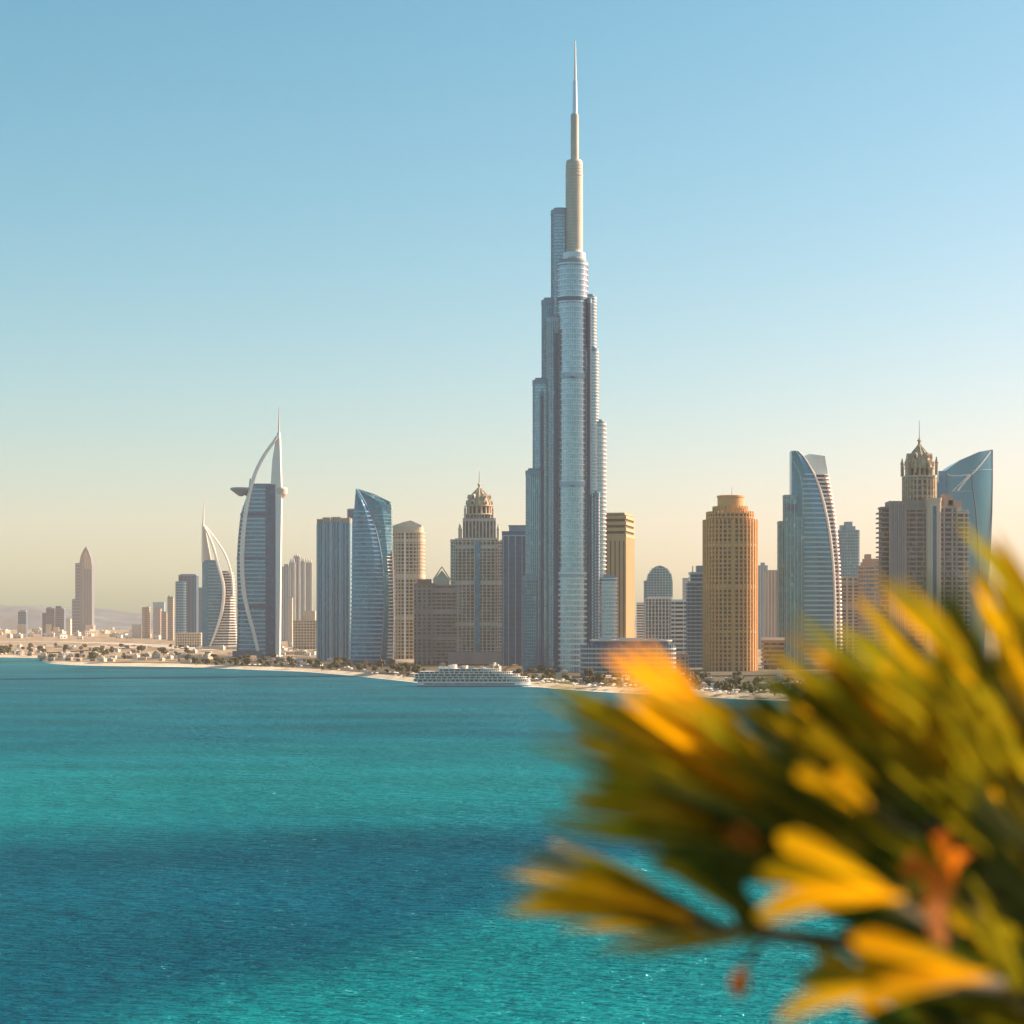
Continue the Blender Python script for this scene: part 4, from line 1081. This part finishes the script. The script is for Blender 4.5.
# ---- white multi-deck vessel lying along the shore
b = B('cruise_ship', 'long white many-decked ship lying along the shore below the domed and navy towers', 'ship', 2010, 472, zg=0.0)
s = b.s
def hullsec(x0, x1, w, n=10, bow=26):
    pts = [(x0, -w), (x0 + 6, -w - 1)]
    pts += [(x1 - bow * (1 - t), -w * math.sqrt(max(0, 1 - t * t))) for t in [i / n for i in range(n + 1)]]
    pts += [(x1 - bow * (1 - t), w * math.sqrt(max(0, 1 - t * t))) for t in [i / n for i in range(n - 1, -1, -1)]] + [(x0 + 6, w + 1), (x0, w)]
    return [(b.X(x), y * s + 9*s) for x, y in pts]
hull = b.mass('hull', hullsec(417.5, 531, 7.5), 690.5, 681.8, M['white'])
bm = bmesh.new(); prism(bm, offset(hullsec(417.5, 531, 7.5), .15), b.Z(687.6), b.Z(685.4)); mesh_obj('waterline_stripe', bm, M['slate'], hull)
c = b.mass('porthole_strip', offset(hullsec(418.5, 530, 7.5), .12), 684.6, 683.4, M['g_dark'], parent=hull)
y = 681.8
for k, (x0, x1) in enumerate(((414.5, 529), (416, 526), (415.5, 519), (421, 511), (440, 500))):
    h = 2.6; w = 6.8 - .25*k
    c = b.mass('deck', hullsec(x0, x1, w, bow=20), y, y - h + .3, M['g_dark'])
    bm = bmesh.new(); prism(bm, offset(hullsec(x0, x1, w, bow=20), 1.5), b.Z(y - h + .45), b.Z(y - h)); prism(bm, offset(hullsec(x0, x1, w, bow=20), 1.3), b.Z(y - .25), b.Z(y - .75)); mesh_obj('deck_rail', bm, M['white' if k % 2 else 'pale'], c)
    b.ribs('deck_post', hullsec(x0, x1, w, bow=20), y, y - h + .3, 5.0 + (k % 3), .9, 1.2, M['white'], c, top=0)
    y -= h
rq = random.Random(3)
for k in range(9):
    x = rq.uniform(428, 496); w_ = rq.uniform(2, 5)
    b.crown('deckhouse', b.rect(x, x + w_, rq.uniform(5, 7), rq.uniform(9, 13)), y + .2, y - rq.uniform(1, 2.6), M[rq.choice(['white', 'pale', 'bluegrey'])])
bm = bmesh.new(); lathe(bm, [(3.5*s, b.Z(y + .2)), (2.8*s, b.Z(y - 3)), (3*s, b.Z(y - 3.4)), (2.7*s, b.Z(y - 3.6))], b.X(452), 9*s, 16, 1.5, .8); mesh_obj('funnel', bm, M['white'], b.o)
bm = bmesh.new(); sweep(bm, [b.P(498, 675.5, 9), b.P(506, 669.5, 9), b.P(513, 666, 9), b.P(518, 665, 9)], [.8*s, 1.6*s, 1.7*s, .5*s], 8, .8); mesh_obj('slide', bm, M['terracotta'], b.o)

# ---- a white lattice mast on the promenade
b = B('signal_mast', 'white two-armed signal mast on the shore left of the yellow leaves', 'mast', 2250, 778)
s = b.s
bm = bmesh.new(); box(bm, b.X(777.2), b.X(778.6), 0, 1.2*s, -.5, b.Z(668)); mesh_obj('post', bm, M['white'], b.o)
for y, x1 in ((669.6, 781.6), (674, 780.6)):
    bm = bmesh.new(); box(bm, b.X(778.5), b.X(x1), .1*s, 1.0*s, b.Z(y + .8), b.Z(y - .8)); mesh_obj('arm', bm, M['white'], b.o)

# ================================================================ SMALL THINGS ON THE LAND
def shore_y(px):
    for (x0, y0), (x1, y1) in zip(SHORE[:-1], SHORE[1:]):
        if x0 <= px <= x1 and x1 > x0 and not (40 <= px <= 46): return y0 + (y1 - y0) * (px - x0) / (x1 - x0)
    return 661.0 if px > 0 else 656.0

# trees: a trunk and an uneven crown of leaf clumps
leaf_m = ground_mat('shore foliage', (0.028, 0.040, 0.016), (0.050, 0.062, 0.026), (0.085, 0.088, 0.042), 0.35, 1.5)
bark_m = wall_mat('bark', (0.14, 0.10, 0.07), 0.9, 0.2, 1.0)
def make_tree(label, seed, h, rad, palm=False):
    rnd = random.Random(seed)
    e = bpy.data.objects.new('palm_tree' if palm else 'tree', None); C.objects.link(e)
    tag(e, label, 'palm tree' if palm else 'tree', 'trees along the waterfront')
    bm = bmesh.new(); sweep(bm, [(0, 0, -.3), (.1, .05, h * .4), (.25, 0, h * .72)], [.045 * h, .03 * h, .02 * h], 6); t = mesh_obj('trunk', bm, bark_m, e)
    bm = bmesh.new()
    if palm:
        for i in range(16):
            a = 2 * math.pi * i / 16 + rnd.random() * .3; L = rad * (0.8 + .4 * rnd.random()); up = rnd.uniform(.1, .8)
            d = Vector((math.cos(a), math.sin(a), 0)); sd2 = Vector((-d.y, d.x, 0))
            pts = [Vector((.25, 0, h * .72)) + d * L * q + Vector((0, 0, L * (up * q - 0.9 * q * q))) for q in (0, .3, .65, 1)]
            w = (.25, .7, .6, .05)
            vs = [(bm.verts.new(p - sd2 * k), bm.verts.new(p + sd2 * k - Vector((0, 0, .2 * k)))) for p, k in zip(pts, w)]
            for p, q in zip(vs[:-1], vs[1:]): bm.faces.new((p[0], p[1], q[1], q[0]))
    else:
        for i in range(11):
            a = rnd.random() * 6.28; rr = rad * math.sqrt(rnd.random()) * .75; z = h * rnd.uniform(.45, .95)
            r = rad * rnd.uniform(.3, .55)
            m = bmesh.ops.create_icosphere(bm, subdivisions=1, radius=r, matrix=Matrix.Translation((rr * math.cos(a), rr * math.sin(a), z)))
            for v in m['verts']:
                v.co += Vector((rnd.uniform(-1, 1), rnd.uniform(-1, 1), rnd.uniform(-1, 1))) * r * .4
    mesh_obj('crown', bm, leaf_m, e)
    return e
TL = [('small broad dark tree among many planted along the waterfront promenade', 1, 9, 5.5, False), ('taller rounded tree among many planted along the waterfront promenade', 2, 13, 7, False), ('slender palm among many planted along the waterfront promenade', 3, 13, 5, True)]
tprot = [make_tree(*t) for t in TL]; tkids = [children(t) for t in tprot]
rnd = random.Random(11); first = [True] * 3
def plant_tree(px, py, sc=None):
    k = rnd.choices((0, 1, 2), (5, 4, 2))[0]
    p = gp(px, py, ZG); sc = sc or rnd.uniform(.75, 1.25); loc = (p.x, p.y, ZG - .05); rz = rnd.random() * 6.28
    if first[k]:
        tprot[k].location = loc; tprot[k].rotation_euler = (0, 0, rz); tprot[k].scale = (sc, sc, sc); first[k] = False
    else: copy_thing(tprot[k], tkids[k], loc, rz, sc)
for i in range(120):
    px = rnd.uniform(520, 860); plant_tree(px, shore_y(px) - rnd.uniform(3.5, 15), rnd.uniform(.45, .95))
for i in range(60):
    px = rnd.uniform(330, 425); plant_tree(px, shore_y(px) - rnd.uniform(3, 14), rnd.uniform(.4, .95))
for i in range(70):
    px = rnd.uniform(-5, 190); plant_tree(px, rnd.uniform(646.5, min(shore_y(px) - 2.0, 662)), rnd.uniform(.55, 1.1))
for i in range(60):
    px = rnd.uniform(190, 335); plant_tree(px, shore_y(px) - rnd.uniform(1.8, 9), rnd.uniform(.5, 1))

# flat-roofed houses on the plain
def make_house(label, group, w, d, h, wm, extra):
    e = bpy.data.objects.new('low_house', None); C.objects.link(e); tag(e, label, 'house', group)
    bm = bmesh.new(); box(bm, -w/2, w/2, -d/2, d/2, -.5, h); wl = mesh_obj('wall', bm, M[wm], e)
    bm = bmesh.new()
    n = max(2, int(w / 5)); fl = max(1, int(h / 3.6))
    for k in range(fl):
        for i in range(n):
            x = -w/2 + (i + .5) * w / n; z = 1.2 + k * (h - .6) / fl
            box(bm, x - 1.2, x + 1.2, -d/2 - .06, -d/2 + .3, z, z + 1.7)
            if i < max(1, int(d / 5)):
                y = -d/2 + (i + .5) * d / max(1, int(d / 5)); box(bm, w/2 - .3, w/2 + .06, y - 1, y + 1, z, z + 1.7)
    mesh_obj('window_row', bm, M['g_dark'], wl)
    bm = bmesh.new(); box(bm, -w/2 - .4, w/2 + .4, -d/2 - .4, d/2 + .4, h, h + .8)
    if extra: box(bm, -w*.1, w*.25, -d*.2, d*.25, h + .8, h + 3.4)
    mesh_obj('roof', bm, M['pale' if wm != 'white' else 'cream'], e)
    return e
HL = [('small sand-coloured flat-roofed house among many on the coastal plain', 14, 11, 7, 'beige', True),
      ('small whitewashed flat-roofed house among many on the coastal plain', 12, 10, 6.5, 'white', False),
      ('long low cream flat-roofed building among many on the coastal plain', 30, 13, 8, 'cream', True),
      ('small brown flat-roofed house among many on the coastal plain', 13, 12, 7, 'brown', False)]
HG = 'flat-roofed houses on the coastal plain'
hp_ = [make_house(l, HG, *a) for l, *a in HL]; hk = []
def deep(o): return [(c, deep(c)) for c in children(o)]
def copy_deep(o, tree):
    c = o.copy(); C.objects.link(c)
    for k, sub in tree:
        d = copy_deep(k, sub); d.parent = c
    return c
htree = [deep(o) for o in hp_]; hfirst = [True] * 4
def put_house(px, py, wts=(4, 4, 2, 2), sc=None, bare=False):
    k = rnd.choices(range(4), wts)[0]
    o = hp_[k] if hfirst[k] else copy_deep(hp_[k], htree[k]); hfirst[k] = False
    p = gp(px, py, ZG); sc = sc or rnd.uniform(.5, .95)
    o.location = (p.x, p.y, ZG); o.rotation_euler = (0, 0, rnd.choice((0, .3, -.4, .7, 1.3)) + rnd.uniform(-.1, .1)); o.scale = (sc, sc, sc * rnd.uniform(.8, 1.3))
for i in range(90):      # behind the bay at the far left
    px = rnd.uniform(-8, 190); sy = shore_y(px); put_house(px, rnd.uniform(646, min(sy - 2, 662)), (5, 1, 1.5, 5), rnd.uniform(.45, .85))
for i in range(75):      # far field, towards the hills
    put_house(rnd.uniform(-5, 200), rnd.uniform(629.5, 639.5), (4, 5, 3, 0), rnd.uniform(1.2, 2.2))
for i in range(55):      # around the sail towers
    px = rnd.uniform(165, 345); put_house(px, rnd.uniform(648, shore_y(px) - 4))
for i in range(60):
    px = rnd.uniform(420, 860); put_house(px, shore_y(px) - rnd.uniform(5, 20), (4, 3, .6, 4), rnd.uniform(.45, .8))
for i in range(20):
    px = rnd.uniform(285, 330); put_house(px, rnd.uniform(640, 655), (3, 5, 2, 0))

# white parasols on the beach
e = bpy.data.objects.new('beach_parasol', None); C.objects.link(e)
tag(e, 'small white parasol among many lined up along the pale beach', 'parasol', 'white parasols along the beach')
bm = bmesh.new(); sweep(bm, [(0, 0, -.1), (0, 0, 3.0)], .06, 6); mesh_obj('pole', bm, M['pale'], e)
bm = bmesh.new(); lathe(bm, [(1.9, 2.5), (1.95, 2.55), (0.15, 3.4), (0.05, 3.5)], 0, 0, 8); mesh_obj('canopy', bm, M['white'], e)
pk = children(e); pf = True
for i in range(170):
    px = rnd.choices((rnd.uniform(525, 790), rnd.uniform(225, 420)), (3, 1))[0]; off = rnd.choice((2.6, 3.8, 5.0)) + rnd.uniform(-.4, .4)
    p = gp(px, shore_y(px) - off, ZG); loc = (p.x, p.y, ZG - .6 if off < 3.2 else ZG)
    if pf: e.location = loc; pf = False
    else: copy_thing(e, pk, loc, rnd.random(), rnd.uniform(.9, 1.5))

# ================================================================ THE SHRUB IN FRONT
def leaf_mat(name, c1, c2, trans, vein):
    m, n, b = base_mat(name)
    tc = n.nodes.new("ShaderNodeTexCoord")
    nz = n.nodes.new("ShaderNodeTexNoise"); nz.inputs['Scale'].default_value = 26; nz.inputs['Detail'].default_value = 5
    n.links.new(tc.outputs['Object'], nz.inputs['Vector'])
    cr = n.nodes.new("ShaderNodeValToRGB")
    cr.color_ramp.elements[0].position = .35; cr.color_ramp.elements[0].color = (*c1, 1)
    cr.color_ramp.elements[1].position = .65; cr.color_ramp.elements[1].color = (*c2, 1)
    n.links.new(nz.outputs[0], cr.inputs[0])
    n.links.new(cr.outputs[0], b.inputs['Base Color'])
    b.inputs['Roughness'].default_value = 0.6
    b.inputs['Specular IOR Level'].default_value = 0.12
    tr = n.nodes.new("ShaderNodeBsdfTranslucent")
    tm = n.nodes.new("ShaderNodeVectorMath"); tm.operation = 'MULTIPLY'; tm.inputs[1].default_value = trans
    n.links.new(cr.outputs[0], tm.inputs[0]); n.links.new(tm.outputs[0], tr.inputs[0])
    mx = n.nodes.new("ShaderNodeMixShader"); mx.inputs[0].default_value = 0.65
    n.links.new(b.outputs[0], mx.inputs[1]); n.links.new(tr.outputs[0], mx.inputs[2])
    n.links.new(mx.outputs[0], n.nodes["Material Output"].inputs[0])
    return m
L_Y = leaf_mat('yellow leaf', (0.70, 0.37, 0.006), (0.80, 0.48, 0.008), (1.35, 1.25, 0.6), 1)
L_O = leaf_mat('orange leaf', (0.62, 0.26, 0.012), (0.70, 0.36, 0.015), (1.25, 1.1, 0.8), 1)
L_A = leaf_mat('gold olive leaf', (0.20, 0.15, 0.004), (0.34, 0.23, 0.006), (1.3, 1.2, .8), 1)
L_G = leaf_mat('olive leaf', (0.14, 0.14, 0.008), (0.26, 0.22, 0.012), (1.4, 1.4, .8), 1)
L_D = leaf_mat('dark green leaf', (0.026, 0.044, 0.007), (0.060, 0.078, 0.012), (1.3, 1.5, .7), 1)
L_B = leaf_mat('dried petal', (0.34, 0.11, 0.010), (0.52, 0.20, 0.015), (1.2, 1.0, .8), 1)
stem_m = wall_mat('green brown stem', (0.045, 0.040, 0.012), 0.6, 0.2, 20)

def cp(px, py, d):
    return Vector(((px - 512) / F * d, d, HC + (HOR - py) / F * d))
bms = {k: bmesh.new() for k in 'YOGDBAU'}
bst = bmesh.new()
def leaf(base, tip, w, kind, d0=1.25, d1=None, sag=0.06, roll=None, shape='spat', fold=.25):
    """one leaf blade: spine from base to tip (picture measures at the true distances d0, d1), width w"""
    d1 = d1 if d1 is not None else d0 - 0.05
    a, b_ = cp(*base, d0), cp(*tip, d1)
    ax = b_ - a; L = ax.length; t = ax.normalized()
    view = Vector((0, 1, 0)); sdv = t.cross(view).normalized(); nrm = sdv.cross(t).normalized()
    roll = rnd.uniform(-.5, .5) if roll is None else roll
    rm = Matrix.Rotation(roll, 3, t); sdv = rm @ sdv; nrm = rm @ nrm
    wd = w * (d0 + d1) / 2 / F / 2 / max(.6, math.cos(roll))
    n = 10; rows = []
    for i in range(n + 1):
        q = i / n
        if shape == 'spat': k = max(.02, (q ** .9 * 1.15 + .16) * math.sqrt(max(0, 1 - max(0, (q - .72) / .28) ** 2))) if q < 1 else .05
        else: k = max(.03, math.sin(math.pi * min(1, (q ** 1.25) * .93 + .07)) ** .75)
        c = a + ax * q + nrm * (sag * L * math.sin(q * math.pi)) - Vector((0, 0, 1)) * (.03 * L * q * q)
        f = fold * wd * k
        rows.append([bms[kind].verts.new(c + sdv * wd * k * u + nrm * (abs(u) * f)) for u in (-1, -.5, 0, .5, 1)])
    for r0, r1 in zip(rows[:-1], rows[1:]):
        for j in range(4):
            fc = bms[kind].faces.new((r0[j], r0[j + 1], r1[j + 1], r1[j])); fc.smooth = True

# deep interior leaves, radiating from the heart of the bush
def inside(px, py):
    edge = interp([(520, 975), (600, 900), (660, 800), (740, 760), (820, 740), (880, 790), (1024, 860)], py)
    return px > edge
rnd = random.Random(5)
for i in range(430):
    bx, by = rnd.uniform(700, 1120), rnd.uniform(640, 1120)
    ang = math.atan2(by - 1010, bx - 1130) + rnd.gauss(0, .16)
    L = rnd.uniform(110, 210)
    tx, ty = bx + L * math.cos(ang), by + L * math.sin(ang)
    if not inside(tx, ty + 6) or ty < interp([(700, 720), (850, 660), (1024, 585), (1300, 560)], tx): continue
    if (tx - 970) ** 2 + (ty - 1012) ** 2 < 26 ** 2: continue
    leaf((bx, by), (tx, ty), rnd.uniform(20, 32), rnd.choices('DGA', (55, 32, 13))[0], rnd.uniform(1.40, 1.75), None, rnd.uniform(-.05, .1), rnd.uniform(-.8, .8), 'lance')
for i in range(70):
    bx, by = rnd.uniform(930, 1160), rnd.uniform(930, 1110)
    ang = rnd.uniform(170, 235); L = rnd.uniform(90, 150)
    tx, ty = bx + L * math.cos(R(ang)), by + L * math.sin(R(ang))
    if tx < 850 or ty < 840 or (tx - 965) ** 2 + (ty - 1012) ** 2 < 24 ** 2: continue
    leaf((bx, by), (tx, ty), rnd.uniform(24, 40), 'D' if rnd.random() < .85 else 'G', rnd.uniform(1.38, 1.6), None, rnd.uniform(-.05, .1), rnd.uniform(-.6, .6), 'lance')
# the leaves that can be told apart, from the top right round to the bottom
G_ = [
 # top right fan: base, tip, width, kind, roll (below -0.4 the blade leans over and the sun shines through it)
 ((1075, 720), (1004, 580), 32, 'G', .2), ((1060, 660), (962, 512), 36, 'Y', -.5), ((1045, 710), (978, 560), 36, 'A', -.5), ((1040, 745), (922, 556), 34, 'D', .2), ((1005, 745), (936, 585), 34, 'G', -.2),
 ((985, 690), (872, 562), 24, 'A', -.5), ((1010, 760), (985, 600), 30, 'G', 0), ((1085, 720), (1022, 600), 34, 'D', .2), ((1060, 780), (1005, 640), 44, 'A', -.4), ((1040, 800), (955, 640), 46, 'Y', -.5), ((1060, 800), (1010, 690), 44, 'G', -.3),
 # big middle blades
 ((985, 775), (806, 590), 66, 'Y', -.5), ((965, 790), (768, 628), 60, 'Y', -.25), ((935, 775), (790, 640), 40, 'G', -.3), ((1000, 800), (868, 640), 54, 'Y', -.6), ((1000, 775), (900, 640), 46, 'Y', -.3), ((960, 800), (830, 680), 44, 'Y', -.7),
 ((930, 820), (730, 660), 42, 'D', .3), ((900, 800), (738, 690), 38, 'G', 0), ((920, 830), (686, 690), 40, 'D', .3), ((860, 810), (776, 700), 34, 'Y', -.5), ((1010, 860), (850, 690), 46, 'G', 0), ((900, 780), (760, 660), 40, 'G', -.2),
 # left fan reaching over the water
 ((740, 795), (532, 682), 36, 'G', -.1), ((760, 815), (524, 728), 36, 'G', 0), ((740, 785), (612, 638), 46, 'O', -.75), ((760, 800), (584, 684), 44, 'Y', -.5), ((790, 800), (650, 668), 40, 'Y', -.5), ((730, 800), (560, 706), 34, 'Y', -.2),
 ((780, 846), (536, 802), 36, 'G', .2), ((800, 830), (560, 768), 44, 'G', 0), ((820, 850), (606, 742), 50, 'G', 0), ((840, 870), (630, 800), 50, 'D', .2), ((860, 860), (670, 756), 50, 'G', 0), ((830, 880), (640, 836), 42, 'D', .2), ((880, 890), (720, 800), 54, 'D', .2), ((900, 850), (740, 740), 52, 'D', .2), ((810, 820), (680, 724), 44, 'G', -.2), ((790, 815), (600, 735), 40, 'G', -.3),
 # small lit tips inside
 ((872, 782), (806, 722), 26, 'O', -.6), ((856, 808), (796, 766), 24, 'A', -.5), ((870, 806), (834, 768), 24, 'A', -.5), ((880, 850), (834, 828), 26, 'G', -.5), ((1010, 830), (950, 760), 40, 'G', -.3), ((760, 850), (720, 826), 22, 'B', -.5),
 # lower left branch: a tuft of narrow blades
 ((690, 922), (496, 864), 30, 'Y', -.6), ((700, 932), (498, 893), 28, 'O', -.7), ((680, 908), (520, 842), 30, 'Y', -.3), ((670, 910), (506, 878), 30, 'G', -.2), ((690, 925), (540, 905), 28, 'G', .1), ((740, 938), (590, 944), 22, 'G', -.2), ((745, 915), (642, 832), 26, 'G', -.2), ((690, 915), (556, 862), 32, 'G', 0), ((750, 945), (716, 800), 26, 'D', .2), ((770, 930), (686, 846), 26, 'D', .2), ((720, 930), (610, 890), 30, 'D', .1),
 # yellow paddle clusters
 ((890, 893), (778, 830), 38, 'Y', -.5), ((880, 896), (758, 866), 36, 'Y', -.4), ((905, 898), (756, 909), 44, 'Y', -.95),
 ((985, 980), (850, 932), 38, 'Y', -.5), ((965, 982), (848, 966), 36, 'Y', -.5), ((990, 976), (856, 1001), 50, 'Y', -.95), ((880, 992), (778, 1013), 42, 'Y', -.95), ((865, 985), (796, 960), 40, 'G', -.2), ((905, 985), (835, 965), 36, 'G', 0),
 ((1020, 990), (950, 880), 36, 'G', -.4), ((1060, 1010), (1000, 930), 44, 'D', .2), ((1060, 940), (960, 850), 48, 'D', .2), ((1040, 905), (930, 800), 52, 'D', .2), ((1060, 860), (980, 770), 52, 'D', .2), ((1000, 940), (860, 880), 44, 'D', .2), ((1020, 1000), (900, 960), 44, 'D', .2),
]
PADDLE = {(778, 830), (758, 866), (756, 909), (850, 932), (848, 966), (856, 1001), (778, 1013), (806, 722), (796, 766), (834, 768)}
for g in G_:
    base, tip, w, k, rl = g
    if tip in PADDLE:
        bright = tip in ((756, 909), (856, 1001), (778, 1013))
        leaf(base, tip, w * (.80 if bright else .66), 'Y' if bright else ('A' if rnd.random() < .5 else 'Y'), 1.00, .97, .04, -.8 if bright else -.25, 'spat', .12)
        continue
    # every spray is a bunch of narrow blades lying nearly side by side
    if k == 'Y': k = 'A'
    ax_ = Vector((tip[0] - base[0], tip[1] - base[1])); nn = Vector((-ax_.y, ax_.x)).normalized(); nb = 5 if w > 38 else 4
    for i in range(nb):
        o = (i - (nb - 1) / 2) / nb * w * 1.1 + rnd.uniform(-3, 3); sh = rnd.uniform(-.24, .0) if i != 1 else 0
        t2 = (tip[0] + nn.x * o * 1.25 + ax_.x * sh, tip[1] + nn.y * o * 1.25 + ax_.y * sh); b2 = (base[0] + nn.x * o * .4, base[1] + nn.y * o * .4)
        kk = k
        if rnd.random() < .22: kk = {'A': 'G', 'G': 'A', 'O': 'A', 'D': 'G'}.get(k, k)
        if k == 'A' and rnd.random() < .09: kk = 'Y'
        if tip[0] < 545 and tip[1] > 830 and rnd.random() < .5: kk = 'Y'
        dd = rnd.uniform(1.17, 1.32)
        leaf(b2, t2, w * rnd.uniform(.25, .36), kk, dd + .04, dd - .03, rnd.uniform(.0, .07), rl * .8 + rnd.uniform(-.25, .25), 'lance')
# dried flower head and a hanging dry bud
for (x0, y0, x1, y1, w) in ((955, 878, 903, 862, 34), (955, 880, 944, 828, 30), (952, 882, 940, 942, 34), (956, 884, 925, 890, 30), (950, 878, 968, 850, 24), (952, 880, 930, 915, 28)):
    leaf((x0, y0), (x1, y1), w * .72, 'B', 1.16, 1.13, .12, rnd.uniform(-.3, .3), 'spat')
leaf((744, 968), (737, 998), 20, 'U', 1.2, 1.2, .1, 0, 'lance')
for pts, r, *dd in (([(1130, 1060), (1000, 985), (900, 950), (800, 938), (720, 928), (640, 905)], (12, 11, 9, 8, 6, 3)), ([(1150, 1020), (1040, 900), (930, 830), (820, 790), (720, 760)], (12, 11, 9, 6, 3)),
               ([(1160, 1000), (1080, 800), (1010, 700), (960, 640)], (13, 11, 8, 4)), ([(1100, 1080), (1010, 985), (960, 890)], (8, 8, 6)), ([(1000, 985), (960, 982)], (8, 5), (1.22, 1.0)), ([(950, 940), (885, 896)], (7, 4), (1.25, 1.0)), ([(770, 935), (752, 955), (743, 972)], (3, 3, 2)), ([(960, 985), (870, 993)], (6, 4), (1.15, 1.0)),
               ([(1130, 1060), (1180, 1300), (1230, 1900), (1240, 4100)], (14, 20, 24, 30)), ([(1160, 1000), (1200, 1400), (1240, 2500), (1240, 4100)], (13, 18, 22, 26))):
    ds = dd[0] if dd else [1.30] * len(pts)
    sweep(bst, [cp(x, y, d) for (x, y), d in zip(pts, ds)], [q * d / F for q, d in zip(r, ds)], 8)

e = bpy.data.objects.new('shrub', None); C.objects.link(e)
base = Vector((0.5, 1.3, HC - 1.72)); e.location = base
tag(e, 'out-of-focus shrub with yellow and olive paddle-shaped leaves close to the viewer at lower right', 'shrub')
def shrub_part(name, bm, mat):
    for v in bm.verts: v.co -= base
    me = bpy.data.meshes.new(name); bm.to_mesh(me); bm.free(); me.materials.append(mat)
    o = bpy.data.objects.new(name, me); C.objects.link(o); o.parent = e; return o
shrub_part('stem', bst, stem_m)
for k, nm, mt in (('Y', 'yellow_foliage', L_Y), ('O', 'orange_foliage', L_O), ('A', 'gold_foliage', L_A), ('G', 'olive_foliage', L_G), ('D', 'dark_foliage', L_D), ('B', 'dried_flower', L_B), ('U', 'dry_bud', L_B)):
    shrub_part(nm, bms[k], mt)
